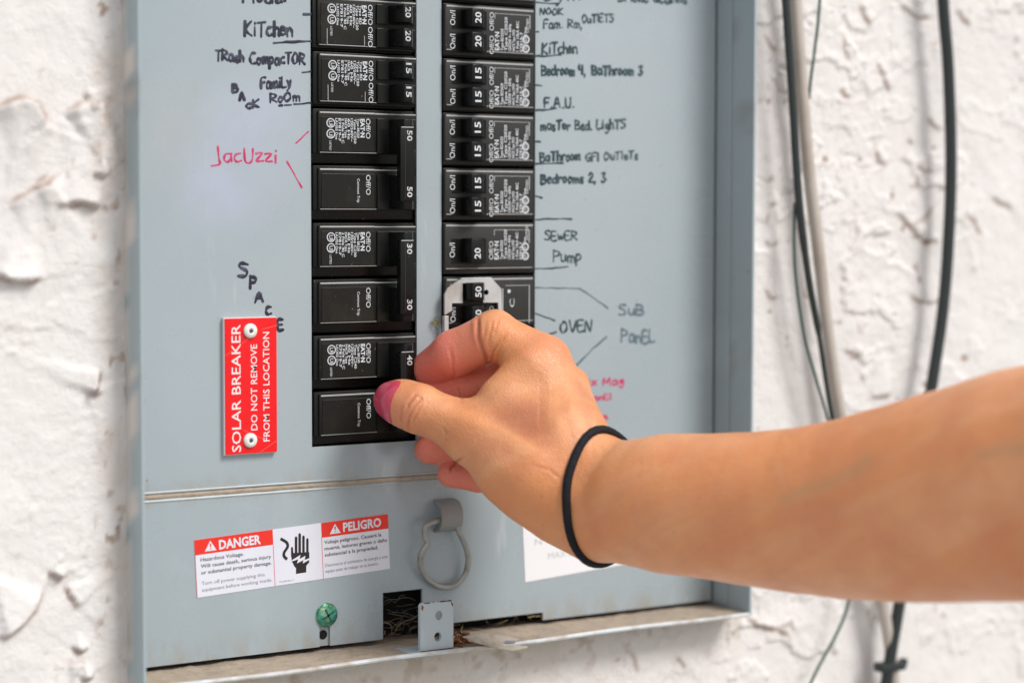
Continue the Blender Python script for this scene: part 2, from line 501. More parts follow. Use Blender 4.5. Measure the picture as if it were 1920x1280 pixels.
# ------------------------------------------------------------------ hand-drawn letters (pen strokes)
GL = {
 'A': (.7, [[(0, 0), (.32, 1), (.62, 0)], [(.12, .38), (.52, .4)]]),
 'B': (.6, [[(.02, 1), (.05, 0)], [(.02, .98), (.45, .88), (.42, .6), (.06, .52), (.52, .4), (.5, .08), (.05, 0)]]),
 'C': (.6, [[(.55, .95), (.2, .95), (0, .5), (.18, .02), (.58, .08)]]),
 'E': (.5, [[(.45, 1), (.02, .96), (.04, .02), (.5, .05)], [(.04, .52), (.38, .55)]]),
 'F': (.5, [[(.5, 1), (.04, .94), (.02, 0)], [(.04, .52), (.4, .56)]]),
 'G': (.6, [[(.5, .95), (.12, .8), (.02, .3), (.25, 0), (.5, .15), (.5, .4), (.28, .4)]]),
 'I': (.2, [[(.08, 1), (.08, 0)]]),
 'J': (.55, [[(.36, 1.25), (.42, .4), (.46, -.02), (.0, -.12)]]),
 'K': (.6, [[(.04, 1), (0, 0)], [(.52, 1), (.05, .42), (.55, 0)]]),
 'L': (.5, [[(.04, 1), (.02, .03), (.5, .03)]]),
 'M': (.7, [[(0, 0), (.08, 1), (.32, .3), (.58, 1), (.66, 0)]]),
 'N': (.6, [[(0, 0), (.06, 1), (.45, .05), (.56, 1)]]),
 'O': (.65, [[(.3, 1), (.02, .55), (.2, .02), (.55, .3), (.5, .85), (.26, 1)]]),
 'P': (.55, [[(.04, 1), (.02, 0)], [(.02, .97), (.5, .85), (.42, .52), (.04, .45)]]),
 'R': (.6, [[(.04, 1), (.02, 0)], [(.02, .97), (.5, .82), (.4, .52), (.06, .48), (.58, 0)]]),
 'S': (.5, [[(.48, .92), (.16, .98), (.06, .7), (.44, .38), (.36, .03), (.0, .04)]]),
 'T': (.6, [[(0, .96), (.6, 1)], [(.3, .98), (.27, 0)]]),
 'U': (.6, [[(.03, 1), (.08, .15), (.3, 0), (.5, .2), (.54, 1)]]),
 'V': (.55, [[(0, 1), (.26, 0), (.55, 1)]]),
 'a': (.5, [[(.42, .6), (.1, .55), (.02, .15), (.24, 0), (.4, .3), (.42, .6), (.46, .0)]]),
 'c': (.42, [[(.38, .58), (.1, .52), (.02, .2), (.2, 0), (.42, .08)]]),
 'd': (.5, [[(.4, .5), (.1, .52), (.02, .12), (.25, 0), (.42, .25), (.42, 1.05), (.46, 0)]]),
 'e': (.42, [[(.04, .3), (.38, .36), (.26, .6), (.05, .45), (.06, .1), (.24, 0), (.44, .1)]]),
 'g': (.45, [[(.38, .6), (.08, .5), (.1, .15), (.36, .3), (.38, .6), (.36, -.3), (.05, -.35)]]),
 'h': (.45, [[(.04, 1.05), (.03, 0)], [(.04, .4), (.26, .6), (.4, .4), (.42, 0)]]),
 'i': (.2, [[(.08, .58), (.08, 0)], [(.1, .84), (.11, .9)]]),
 'k': (.42, [[(.04, .9), (.03, 0)], [(.38, .6), (.06, .28), (.42, 0)]]),
 'l': (.2, [[(.08, 1.05), (.08, 0)]]),
 'm': (.62, [[(.0, .55), (.03, 0)], [(.02, .4), (.18, .6), (.28, .4), (.29, 0)], [(.29, .4), (.46, .6), (.56, .35), (.58, 0)]]),
 'n': (.45, [[(.0, .58), (.03, 0)], [(.02, .38), (.22, .6), (.38, .4), (.42, 0)]]),
 'o': (.45, [[(.2, .6), (.02, .3), (.18, 0), (.4, .25), (.3, .58), (.16, .6)]]),
 'p': (.45, [[(.04, .6), (.02, -.4)], [(.03, .5), (.3, .62), (.42, .35), (.2, .05), (.04, .12)]]),
 'r': (.36, [[(.02, .58), (.04, 0)], [(.04, .35), (.18, .58), (.36, .52)]]),
 's': (.38, [[(.34, .56), (.08, .55), (.08, .34), (.32, .2), (.26, 0), (.0, .04)]]),
 't': (.36, [[(.16, .95), (.14, .05), (.32, .02)], [(.0, .62), (.34, .66)]]),
 'u': (.45, [[(.02, .6), (.06, .1), (.22, 0), (.38, .2), (.4, .6), (.44, 0)]]),
 'v': (.4, [[(0, .6), (.18, 0), (.4, .6)]]),
 'w': (.6, [[(0, .6), (.12, 0), (.28, .5), (.42, 0), (.58, .62)]]),
 'x': (.4, [[(0, .6), (.38, 0)], [(.36, .6), (0, 0)]]),
 'y': (.42, [[(.02, .6), (.18, .12), (.38, .6)], [(.38, .6), (.2, -.1), (.02, -.3)]]),
 'z': (.42, [[(.0, .55), (.38, .6), (.02, .03), (.42, .02)]]),
 '2': (.5, [[(.02, .8), (.25, 1), (.44, .75), (.02, .05), (.5, .03)]]),
 '3': (.5, [[(.05, .95), (.4, .95), (.2, .58), (.46, .3), (.3, 0), (.02, .06)]]),
 '4': (.5, [[(.05, 1), (.02, .5), (.45, .5)], [(.42, .95), (.4, 0)]]),
 ',': (.2, [[(.1, .1), (.02, -.2)]]),
 '.': (.2, [[(.06, .02), (.1, .04)]]),
 '(': (.3, [[(.25, 1), (.05, .5), (.25, -.1)]]),
 ')': (.3, [[(.02, 1), (.22, .5), (.02, -.1)]]),
 ' ': (.35, []),
}
FRONT = Vector((0, 1, 0))


def smooth_line(p, sub=4):
    if len(p) < 3: return p
    out = []
    q = [p[0]] + list(p) + [p[-1]]
    for i in range(1, len(q) - 2):
        for k in range(sub):
            t = k / sub
            f = [.5 * ((2 * b) + (-a + c) * t + (2 * a - 5 * b + 4 * c - d) * t * t + (-a + 3 * b - 3 * c + d) * t ** 3)
                 for a, b, c, d in zip(q[i - 1], q[i], q[i + 1], q[i + 2])]
            out.append(tuple(f))
    out.append(tuple(p[-1]))
    return out


def stroke(mb, pts, r, y=-.0015):
    """pen stroke through (x,z) points"""
    n = len(pts)
    ph = random.uniform(0, 6); rs = [r * (.72 + .25 * random.random() + .22 * math.sin(ph + i * .9)) for i in range(len(pts))]
    d = Vector((pts[-1][0] - pts[-2][0], 0, pts[-1][1] - pts[-2][1]))
    d = d.normalized() * r * .7 if d.length else Vector((r, 0, 0))
    e = Vector((pts[1][0] - pts[0][0], 0, pts[1][1] - pts[0][1]))
    e = e.normalized() * r * .7 if e.length else Vector((r, 0, 0))
    P3 = [Vector((p[0], y, p[1])) for p in pts]
    P3 = [P3[0] - e] + P3 + [P3[-1] + d]
    rs = [rs[0] * .5] + rs + [rs[-1] * .5]
    mb.tube(P3, rs, 6, 0, (FRONT, .12))


def write(text, a, b, cap, mat, parent, label, r=.034, lines=(), jitter=.08, dots=()):
    """text between pixels a and b (baseline) on the cover; cap = capital height in pixels; lines = extra pixel polylines"""
    mb = MB()
    r *= .95 if (a and a[0] < 600) or (lines and lines[0][0][0] < 600) else .86
    if text:
        A, B = P(*a), P(*b)
        h = (P(a[0], a[1] - cap) - A)[2]
        tot = sum(GL[c][0] + .12 for c in text) - .12
        ux = (B - A) / tot
        x = 0
        for c in text:
            w, st = GL[c]
            dz = random.uniform(-jitter, jitter); sx = random.uniform(-.03, .03)
            for s in st:
                q = [(x + px + sx, pz + dz + random.uniform(-.03, .03)) for px, pz in s]
                q = [(A[0] + ux[0] * px, A[2] + ux[2] * px + pz * h) for px, pz in q]
                stroke(mb, smooth_line(q), r)
            x += w + .12
    for ln in lines:
        q = [P(*p) for p in ln]
        q = [(p[0], p[2]) for p in q]
        # subdivide so that the pen width can waver
        qq = []
        for i in range(len(q) - 1):
            m = max(2, int(math.hypot(q[i + 1][0] - q[i][0], q[i + 1][1] - q[i][1]) / .08))
            for k in range(m):
                t = k / m
                qq.append((q[i][0] * (1 - t) + q[i + 1][0] * t, q[i][1] * (1 - t) + q[i + 1][1] * t + random.uniform(-.006, .006)))
        qq.append(q[-1])
        stroke(mb, qq, r * .85)
    o = mb.build('handwriting', mat, parent, True)
    tag(o, label)
    return o


# ------------------------------------------------------------------ value noise for numpy
def vnoise(x, y, seed=0):
    rs = np.random.RandomState(seed); T = rs.rand(256, 256)
    xi, yi = np.floor(x).astype(int), np.floor(y).astype(int)
    fx, fy = x - xi, y - yi
    fx = fx * fx * (3 - 2 * fx); fy = fy * fy * (3 - 2 * fy)
    g = lambda a, b: T[a & 255, b & 255]
    return (g(xi, yi) * (1 - fx) + g(xi + 1, yi) * fx) * (1 - fy) + (g(xi, yi + 1) * (1 - fx) + g(xi + 1, yi + 1) * fx) * fy


def fbm(x, y, seed=0, o=4, gain=.5):
    s = 0; a = 1; t = 0
    for k in range(o):
        s = s + a * vnoise(x * 2 ** k + 17.3 * k, y * 2 ** k + 9.1 * k, seed + k); t += a; a *= gain
    return s / t


def sstep(x, a, b):
    t = np.clip((x - a) / (b - a), 0, 1); return t * t * (3 - 2 * t)


# ================================================================== ground and wall
g = mesh_obj('ground', [(-160, -240, -52), (200, -240, -52), (200, 0, -52), (-160, 0, -52)], [(0, 1, 2, 3)], GROUND)
tag(g, kind='structure')

WY = -.44                                    # stucco surface
BX0, BX1, BZ0, BZ1, BYF = -3.68, 9.06, -3.72, 12.6, -1.15       # box rim

fine_x = np.arange(-7.5, 21.0, .045); fine_z = np.arange(-8.2, 10.6, .045)
xs = np.concatenate([np.linspace(-90, -8, 24), fine_x, np.linspace(21.6, 110, 26)])
zs = np.concatenate([np.linspace(-52, -9, 16), fine_z, np.linspace(11.2, 60, 20)])
XX, ZZ = np.meshgrid(xs, zs, indexing='ij')
H = .10 * (fbm(XX * .35, ZZ * .35, 3) - .5) + .06 * (fbm(XX * 1.6, ZZ * 1.6, 8, 4) - .5) + .012 * (fbm(XX * 6, ZZ * 6, 9, 3) - .5)
dirt = np.zeros_like(H)
# trowelled skips: raised patches with ragged lips
for sd, sc_, amp, th in ((21, .62, .07, .56), (31, 1.15, .04, .60)):
    n = fbm(XX * sc_ * .9 + 3, ZZ * sc_ * 1.25, sd, 5, .55)
    lip = sstep(n, th, th + .012)
    mask = sstep(fbm(XX * .4 + 7, ZZ * .4, sd + 5, 2), .42, .60)
    mask = mask * np.where(XX > 9, .9, .4)
    H += amp * lip * mask * np.exp(-np.clip(n - th, 0, 1) * 9)
    e = np.exp(-((n - th + .004) / .006) ** 2) * mask
    dirt = np.maximum(dirt, e * sstep(fbm(XX * 2.4, ZZ * 2.4, sd + 9, 3), .45, .65) * .4)
# small pits
n = fbm(XX * 4.3, ZZ * 3.6, 55, 3)
pit = sstep(n, .80, .87) * np.where(XX > 9, 1, .4)
H -= .03 * pit
dirt = np.maximum(dirt, pit * .8 * sstep(fbm(XX * .5, ZZ * .5, 77, 2), .35, .55))
# the lips that can be told apart in the photograph (pixel polylines, height, which side is proud: +1 above)
LIPS = [
 ([(-20, 207), (5, 198), (25, 190), (50, 186), (66, 195), (75, 213), (86, 231), (108, 241)], .13, -1),
 ([(117, 217), (130, 207), (150, 197), (165, 192), (182, 197), (200, 190)], .10, -1),
 ([(-20, 512), (5, 521), (22, 529), (50, 526), (84, 521)], .12, 1),
 ([(10, 386), (40, 370), (62, 359), (90, 340), (112, 325)], .05, -1),
 ([(120, 380), (145, 379), (170, 386), (190, 390)], .05, 1),
 ([(88, 1070), (103, 1079), (112, 1084), (125, 1077)], .08, 1),
 ([(-10, 1192), (12, 1190), (30, 1178), (48, 1160), (60, 1146), (74, 1118), (82, 1098)], .10, 1),
 ([(160, 172), (166, 190), (172, 205)], .05, 1), ([(170, 325), (190, 330), (205, 318)], .06, 1), ([(62, 345), (78, 340), (92, 330)], .06, -1), ([(185, 690), (178, 720), (168, 745)], .06, 1),
 ([(95, 380), (130, 385), (150, 378), (168, 384), (192, 392)], .05, 1), ([(160, 730), (175, 738), (188, 734)], .06, 1), ([(125, 1095), (132, 1118), (150, 1140)], .05, 1), ([(130, 1210), (150, 1222), (166, 1212)], .06, 1),
 ([(148, 1268), (165, 1272), (178, 1262)], .08, 1),
 ([(125, 1244), (150, 1238), (160, 1248)], .05, -1),
 ([(1668, 400), (1690, 407), (1706, 425), (1716, 442), (1735, 455), (1765, 450)], .14, 1),
 ([(1702, 550), (1722, 562), (1745, 569), (1768, 560)], .12, 1),
 ([(1640, 275), (1645, 300), (1658, 309), (1666, 302)], .10, 1),
 ([(1580, 70), (1583, 95), (1590, 112)], .10, 1), ([(1572, 165), (1582, 180), (1595, 183)], .08, 1),
 ([(1610, 5), (1618, 28), (1630, 50)], .13, 1), ([(1680, 0), (1698, 18), (1722, 34), (1750, 30)], .12, 1),
 ([(1655, 145), (1660, 160), (1668, 172)], .09, 1), ([(1642, 118), (1650, 135), (1657, 150)], .08, 1),
 ([(1735, 218), (1748, 236), (1768, 242)], .10, 1), ([(1745, 85), (1765, 80)], .07, -1),
 ([(1790, 15), (1805, 38), (1822, 45)], .09, 1), ([(1700, 262), (1712, 268)], .06, 1),
 ([(1712, 310), (1730, 322), (1748, 318)], .08, 1), ([(1855, 365), (1870, 380), (1890, 388), (1902, 395)], .09, 1),
 ([(1800, 395), (1820, 410), (1840, 440)], .06, 1), ([(1822, 505), (1832, 500)], .08, 1),
 ([(1440, 330), (1448, 338)], .09, 1), ([(1428, 452), (1445, 458), (1460, 452)], .09, 1),
 ([(1430, 540), (1442, 556), (1455, 558)], .10, 1), ([(1432, 420), (1438, 400)], .06, 1),
 ([(1432, 60), (1445, 85), (1460, 98)], .07, 1),
 ([(1580, 655), (1600, 662), (1612, 676)], .09, 1), ([(1612, 700), (1620, 715)], .09, 1),
 ([(1630, 745), (1650, 742), (1672, 738)], .09, 1), ([(1700, 430), (1742, 400), (1755, 380)], .05, -1),
 ([(1390, 1150), (1420, 1172), (1455, 1178), (1478, 1192), (1485, 1208)], .08, 1),
 ([(1180, 1215), (1190, 1235), (1200, 1262)], .05, 1), ([(1270, 1225), (1285, 1255)], .05, 1),
 ([(1455, 1175), (1480, 1165), (1490, 1185)], .06, 1),
 ([(960, 1215), (975, 1228), (970, 1240)], .09, 1), ([(1150, 1235), (1165, 1228)], .06, 1),
]
for k, (pl, amp, side) in enumerate(LIPS):
    q = np.array([P(x, y, WY)[[0, 2]] for x, y in pl])
    lo, hi = q.min(0) - 1.3, q.max(0) + 1.3
    ix = np.where((xs > lo[0]) & (xs < hi[0]))[0]; iz = np.where((zs > lo[1]) & (zs < hi[1]))[0]
    if not len(ix) or not len(iz): continue
    sl_ = np.s_[ix[0]:ix[-1] + 1, iz[0]:iz[-1] + 1]
    wob = .05
    px = XX[sl_] + wob * (fbm(XX[sl_] * 5, ZZ[sl_] * 5, 200 + k, 3) - .5) * 2
    pz = ZZ[sl_] + wob * (fbm(XX[sl_] * 5, ZZ[sl_] * 5, 300 + k, 3) - .5) * 2
    best = np.full(px.shape, 9.0); sgn = np.zeros(px.shape); along = np.zeros(px.shape)
    L = np.concatenate([[0], np.cumsum(np.linalg.norm(np.diff(q, axis=0), axis=1))])
    for i in range(len(q) - 1):
        d = q[i + 1] - q[i]; ll = d @ d
        t = np.clip(((px - q[i][0]) * d[0] + (pz - q[i][1]) * d[1]) / ll, 0, 1)
        ex, ez = px - q[i][0] - t * d[0], pz - q[i][1] - t * d[1]
        dd = np.hypot(ex, ez)
        cr = (d[0] * ez - d[1] * ex)
        if d[0] < 0: cr = -cr
        m = dd < best
        best = np.where(m, dd, best); sgn = np.where(m, np.sign(cr), sgn); along = np.where(m, (L[i] + t * (L[i + 1] - L[i])) / L[-1], along)
    s = best * sgn * side
    fade = np.clip(np.sin(np.pi * np.clip(along, .03, .97)) * 1.6, 0, 1)
    H[sl_] += amp * (.5 if pl[0][0] > 900 else 1.9) * fade * sstep(s, -.02, .03) * np.exp(-np.clip(s, 0, 9) / .60)
    dd = np.exp(-((s + .02) / .045) ** 2) * fade * ((.28 if pl[0][0] > 900 else .30) + .6 * vnoise(px * 4, pz * 4, k)) * (best < .3)
    dirt[sl_] = np.maximum(dirt[sl_], np.clip(dd, 0, 1))
# render coat heaped against the box on the left, rough and grey
gx = sstep(XX, -4.35 + .22 * (fbm(XX * .3, ZZ * 1.7, 61, 3) - .5), -4.02) * (XX < BX0 + .1)
H += gx * (.00 + .05 * fbm(XX * 3, ZZ * 2.2, 62, 4))
grit = gx * sstep(fbm(XX * 2, ZZ * 2, 64, 3), .25, .6)
dirt = np.maximum(dirt, gx * sstep(fbm(XX * 5, ZZ * 4, 66, 3), .66, .76) * .8)
# strip of brown wash just below the ledge
below = np.clip(BZ0 - ZZ, 0, 9) * (XX > BX0 - .2) * (XX < BX1 + .3)
tan = (below > 0) * np.exp(-below / (.25 + .9 * fbm(XX * .8, ZZ * .1, 71, 3) * np.where(XX > 5, .5, 1.0))) * .75
dirt = np.maximum(dirt, (below > 0) * np.exp(-below / .6) * sstep(fbm(XX * 3.5, ZZ * 3.5, 73, 4), .6, .72) * .75)
nx, nz = len(xs), len(zs)
V = np.stack([XX, WY - H, ZZ], -1).reshape(-1, 3)
I = np.arange(nx * nz).reshape(nx, nz)
a, b, c, d = I[:-1, :-1], I[1:, :-1], I[1:, 1:], I[:-1, 1:]
cx = (XX[:-1, :-1] + XX[1:, 1:]) / 2; cz = (ZZ[:-1, :-1] + ZZ[1:, 1:]) / 2
keep = ~((cx > BX0 + .05) & (cx < BX1 - .0) & (cz > BZ0 + .0) & (cz < BZ1 - .05))
Fq = np.stack([a, b, c, d], -1)[keep]
wall = mesh_obj('stucco_wall', V, Fq, WALL, None, True,
                attrs={'dirt': np.clip(dirt, 0, 1).ravel(), 'tan': np.clip(tan, 0, 1).ravel(), 'grit': np.clip(grit, 0, 1).ravel()})
tag(wall, 'off white rough stucco wall with brown stained trowel marks around the panel', 'wall')

# ================================================================== the electrical panel
panel = thing('electrical_panel', 'pale blue grey metal electrical panel set in the stucco wall with handwriting on its cover', 'electrical panel', (2.69, 0, BZ0))

OL = (0.0, 2.14, 0.0, 8.05 + 3)              # left breaker opening
OR = (2.66, 4.70, 0.0, 8.05 + 3)
# box: sides as thin sheets
T = .055
mb = MB()
mb.box(BX0, BX0 + T, BYF, 3.0, BZ0, BZ1, .012)
mb.box(BX1 - T, BX1, BYF, 3.0, BZ0, BZ1, .012)
mb.box(BX0 + T, BX1 - T, BYF + .02, 3.0, BZ1 - T, BZ1)
mb.box(BX0 + T, BX1 - T, 2.94, 3.0, BZ0 + T, BZ1 - T)
box = mb.build('enclosure_box', BOX, panel)
# subdivide the left side so that the paint splashes can be carried per vertex
bm = bmesh.new(); bm.from_mesh(box.data)
for _ in range(2): bmesh.ops.subdivide_edges(bm, edges=[e for e in bm.edges if e.calc_length() > .02], cuts=11 if _ == 0 else 5, use_grid_fill=True)
bm.to_mesh(box.data); bm.free()
co = np.zeros(len(box.data.vertices) * 3); box.data.vertices.foreach_get('co', co); co = co.reshape(-1, 3) / IN
spl = sstep(fbm(co[:, 1] * 5.2, co[:, 2] * 1.5, 91, 4), .60, .66) * (co[:, 0] < BX0 + .02) * sstep(co[:, 1], -1.08, -.92)
spl = np.maximum(spl, (co[:, 0] < BX0 + .02) * sstep(co[:, 1] + .7 * (fbm(co[:, 1] * 2, co[:, 2] * 1.9, 93, 4) - .5), -.60, -.52))
gr = sstep(fbm(co[:, 1] * 3, co[:, 2] * 2, 95, 4), .6, .7) * .5
for k, v in (('splash', spl), ('grime', gr)):
    at = box.data.attributes.new(k, 'FLOAT', 'POINT'); at.data.foreach_set('value', v.astype(np.float32))
# inner liner step on the right side, dark line between
MB().box(8.965, 9.004, -.47, -.02, BZ0 + .1, BZ1 - .1, .008).build('side_liner', BOX, panel)
# bottom flange with rolled lip
mb = MB()
mb.box(BX0 + T, BX1 - T, BYF + .05, 2.94, BZ0 - .035, BZ0 + .005)
mb.build('bottom_flange', BOX, panel)
lipm = MB()
pts = [(x, BYF + .03, BZ0 + .012 + .012 * math.sin(x * 1.3)) for x in np.linspace(BX0 + T, BX1 - T, 40)]
lipm.tube(pts, .042, 8)
lipm.build('flange_lip', EDGE, panel, True)

# covers
px = lambda x, y, Y=0: P(x, y, Y)[0]
pz = lambda x, y, Y=0: P(x, y, Y)[2]
CX0, CX1 = -3.60, 8.94
up = plate('upper_cover', [CX0, OL[0], OL[1], OR[0], OR[1], CX1] + list(np.linspace(CX0, CX1, 9)), [-.60, 0.0, 11.0, 12.5, 4, 8], [OL, OR], 0, .06, COVER, panel)
# raised bright bottom edge of the upper cover and the dusty joint under it
MB().tube([(x, .015, -.612) for x in np.linspace(CX0, CX1, 14)], .026, 8).build('cover_hem', COVER, panel, True)
LZ1, LZ0 = -.76, -3.60
h1 = (px(718, 1160), px(792, 1160), -9.0, pz(755, 1107))
h2 = (px(850, 1180), px(1018, 1155), -9.0, pz(935, 1157))
h3 = (px(599, 1190), px(619, 1190), -9.0, pz(610, 1160))
lo = plate('lower_cover', [CX0, h1[0], h1[1], h2[0], h2[1], h3[0], h3[1], CX1], [LZ0, LZ1, h1[3], h2[3], h3[3]], [h1, h2, h3], 0, .055, COVER, panel)
MB().tube([(x, .02, LZ1) for x in np.linspace(CX0, CX1, 14)], .034, 8).build('cover_hem', COVER, panel, True)
# plate behind the slot under the screw
bk = MB().box(h3[0] - .2, h3[1] + .2, .056, .09, LZ0, h3[3] + .2)
bk.build('slot_backplate', COVER, panel)
cxs, czs = px(608, 1190), pz(608, 1190)
MB().lathe((cxs, .05, czs), [(.085, .0), (.085, -.002)], 20).build('slot_hole', DARK, panel)
# dust in the joint between the covers
gx_ = np.linspace(CX0, CX1, 180)
V = []; Fq = []
for i, x in enumerate(gx_):
    w = .01 * math.sin(x * 9) + random.uniform(-.006, .006)
    V += [(x, .05, -.63), (x, -.004 + w * .6, -.655), (x, -.012 + w, -.70), (x, .03, -.75)]
    if i:
        for k in range(3): Fq.append(((i - 1) * 4 + k, i * 4 + k, i * 4 + k + 1, (i - 1) * 4 + k + 1))
d = mesh_obj('joint_dust', V, Fq, DUST, panel, True); tag(d, kind='stuff')
# dust lying on the flange
fx = np.arange(BX0 + T, BX1 - T, .05); fy = np.linspace(BYF + .07, .5, 30)
AX, AY = np.meshgrid(fx, fy, indexing='ij')
hz = BZ0 + .008 + .05 * fbm(AX * 3, AY * 3, 41, 4) ** 2 + .02 * fbm(AX * 9, AY * 9, 43, 2)
V = np.stack([AX, AY, hz], -1).reshape(-1, 3)
I = np.arange(AX.size).reshape(AX.shape)
Fq = np.stack([I[:-1, :-1], I[1:, :-1], I[1:, 1:], I[:-1, 1:]], -1).reshape(-1, 4)
d = mesh_obj('flange_dust', V, Fq, DUST, panel, True); tag(d, kind='stuff')
# dark sheets stand in for the shade inside the box
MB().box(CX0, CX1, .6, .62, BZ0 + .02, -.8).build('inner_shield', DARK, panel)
MB().box(-.2, 4.9, .9, .92, -.5, 11.2).build('inner_shield', DARK, panel)  # second dark sheet, in place of the shade behind the breakers

# ground screw
sx, sz = px(612, 1152), pz(612, 1152)
mb = MB()
mb.lathe((sx, 0, sz), [(.20, 0), (.205, -.03), (.195, -.055), (.15, -.075), (.02, -.082)], 30)
mb.lathe((sx, 0, sz), [(.215, 0), (.218, -.012), (.20, -.016)], 30)
scw = mb.build('ground_screw', GREEN, panel, True)
tag(scw, 'green cross slotted ground screw')
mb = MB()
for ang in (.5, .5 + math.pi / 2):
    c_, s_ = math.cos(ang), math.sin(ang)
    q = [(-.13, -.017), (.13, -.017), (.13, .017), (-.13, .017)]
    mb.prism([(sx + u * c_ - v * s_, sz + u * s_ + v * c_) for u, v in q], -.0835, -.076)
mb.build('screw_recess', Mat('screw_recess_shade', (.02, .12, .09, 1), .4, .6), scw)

# clip and pull ring
kx0, kx1 = px(822, 970, -.2), px(861, 970, -.2)
prof = []
for k in range(15):
    t = math.pi * k / 14
    prof.append((-.34 * math.sin(t) ** .8 - .01, .30 * math.cos(t)))
kz = pz(838, 968, -.2)
V = []; Fq = []
nn = len(prof)
for x in (kx0, kx1):
    for s_ in (1, .84):
        for (y, z) in prof: V.append((x, y * s_ - (.0 if s_ == 1 else .0), kz + z * (s_ if s_ < 1 else 1)))
for k in range(nn - 1):
    for (p, q) in ((0, 2 * nn), (nn, 3 * nn), (0, nn), (2 * nn, 3 * nn)):
        Fq.append((p + k, p + k + 1, q + k + 1, q + k))
mb = MB(); mb.add(V, Fq)
mb.build('ring_clip', CLIP, panel, True)
ringpx = [(826, 974, -.22), (806, 980, -.24), (797, 988, -.25), (797, 1006, -.24), (801, 1018, -.23), (794, 1030, -.22), (788, 1046, -.20), (790, 1066, -.18),
          (800, 1084, -.15), (818, 1097, -.13), (838, 1101, -.12), (857, 1094, -.13), (872, 1076, -.15), (878, 1052, -.17), (875, 1030, -.19), (867, 1010, -.21),
          (860, 996, -.23), (858, 982, -.24), (845, 973, -.23)]
rp = [tuple(P(*q)) for q in ringpx]
mb = MB(); mb.tube(smooth_line(rp + [rp[0]], 5)[:-1], .055, 10, closed=True)
ring = mb.build('pull_ring', GALV, panel, True)

# lock tab standing on the flange
TY = -1.0
def rounded(x0, x1, z0, z1, r, n=5):
    out = [(x0, z0), (x1, z0)]
    out += [(x1 - r + r * math.cos(a), z1 - r + r * math.sin(a)) for a in np.linspace(0, math.pi / 2, n)]
    out += [(x0 + r - r * math.sin(a), z1 - r + r * math.cos(a)) for a in np.linspace(0, math.pi / 2, n)]
    return out
tx0, tx1, tz0, tz1 = px(788, 1180, TY), px(850, 1175, TY), BZ0 + .03, pz(820, 1127, TY)
def sheet_holes(outline, holes, y0, y1):
    """sheet with round holes, tessellated from curves"""
    bm = bmesh.new()
    loops = []
    for lp in [outline] + holes:
        vs_ = [bm.verts.new((p[0], y0, p[1])) for p in lp]
        es = [bm.edges.new((vs_[i], vs_[(i + 1) % len(vs_)])) for i in range(len(vs_))]
        loops += es
    bmesh.ops.triangle_fill(bm, use_beauty=True, use_dissolve=False, edges=loops)
    r = bmesh.ops.extrude_face_region(bm, geom=bm.faces[:])
    for v in [g_ for g_ in r['geom'] if isinstance(g_, bmesh.types.BMVert)]: v.co.y = y1
    bmesh.ops.recalc_face_normals(bm, faces=bm.faces[:])
    bm.verts.index_update()
    out = ([v.co[:] for v in bm.verts], [[v.index for v in f.verts] for f in bm.faces])
    bm.free()
    return out
circ = lambda x, z, r, rz=None, n=18: [(x + r * math.cos(2 * math.pi * k / n), z + (rz or r) * math.sin(2 * math.pi * k / n)) for k in range(n)]
hA = (px(823, 1153, TY), pz(823, 1153, TY)); hB = (px(821, 1193, TY), pz(821, 1193, TY))
v_, f_ = sheet_holes(rounded(tx0, tx1, tz0, tz1, .07), [circ(*hA, .075, .085), circ(*hB, .075, .085)], TY, TY + .075)
mb = MB(); mb.add(v_, f_)
mb.box(tx0 - .25, tx1, TY, TY + .5, BZ0 + .008, BZ0 + .05)
tab = mb.build('lock_tab', TAB, panel)
tag(tab, 'upright steel tab with two holes standing on the bottom flange')
mb = MB()
mb.prism([(tx0 + .015, tz1 - .10), (tx0 + .05, tz1 - .14), (tx0 + .075, tz1 - .07), (tx0 + .03, tz1 - .03)], TY - .002, TY + .001)
mb.prism([(tx1 - .06, tz1 - .01), (tx1 - .005, tz1 - .07), (tx1 - .02, tz1 - .13), (tx1 - .045, tz1 - .06)], TY - .002, TY + .001)
mb.build('rust_spot', RUST, tab)
mb = MB()
for k in range(16):
    a0 = random.uniform(tx0 + .06, tx1 - .1)
    mb.box(a0, a0 + random.uniform(.03, .09), TY - .003, TY + .002, tz1 - .012 - random.uniform(0, .01), tz1 - .001)
mb.build('rust_edge', RUST, tab)

# ---- rubbish on the flange: straw, cobweb, dead leaves
def wisps(name, mat, n, x0, x1, y0, y1, z0, z1, ln, r, kind='stuff', lbl=None, cat=None):
    mb = MB()
    for _ in range(n):
        p = Vector((random.uniform(x0, x1), random.uniform(y0, y1), random.uniform(z0, z1)))
        d = Vector((random.uniform(-1, 1), random.uniform(-.6, .6), random.uniform(-.35, .5))).normalized()
        pts = []
        L = ln * random.uniform(.4, 1.2)
        for k in range(6):
            pts.append(p.copy())
            d = (d + Vector((random.uniform(-.4, .4), random.uniform(-.3, .3), random.uniform(-.35, .3)))).normalized()
            p = p + d * L / 5
            p.z = max(p.z, BZ0 + .03)
            if y0 > 0: p.y = max(p.y, .08); p.x = min(max(p.x, x0 - .1), x1 + .1); p.z = min(p.z, z1 + .1)
        mb.tube(pts, [r * random.uniform(.6, 1.2)] * 6, 4)
    o = mb.build(name, mat, None)
    return tag(o, lbl, cat, None, kind)
wisps('straw', STRAW, 14, h1[0] + .1, h1[1], .1, .5, BZ0 + .03, BZ0 + .35, .6, .008, 'stuff', 'dry straw caught in the square hole behind the lock tab', 'straw')
wisps('cobweb', WEB, 24, h1[0] + .1, h1[1] - .05, .1, .3, -3.7, -2.95, .7, .0035, 'stuff', 'thin grey cobweb strands in the square hole of the lower cover', 'cobweb')
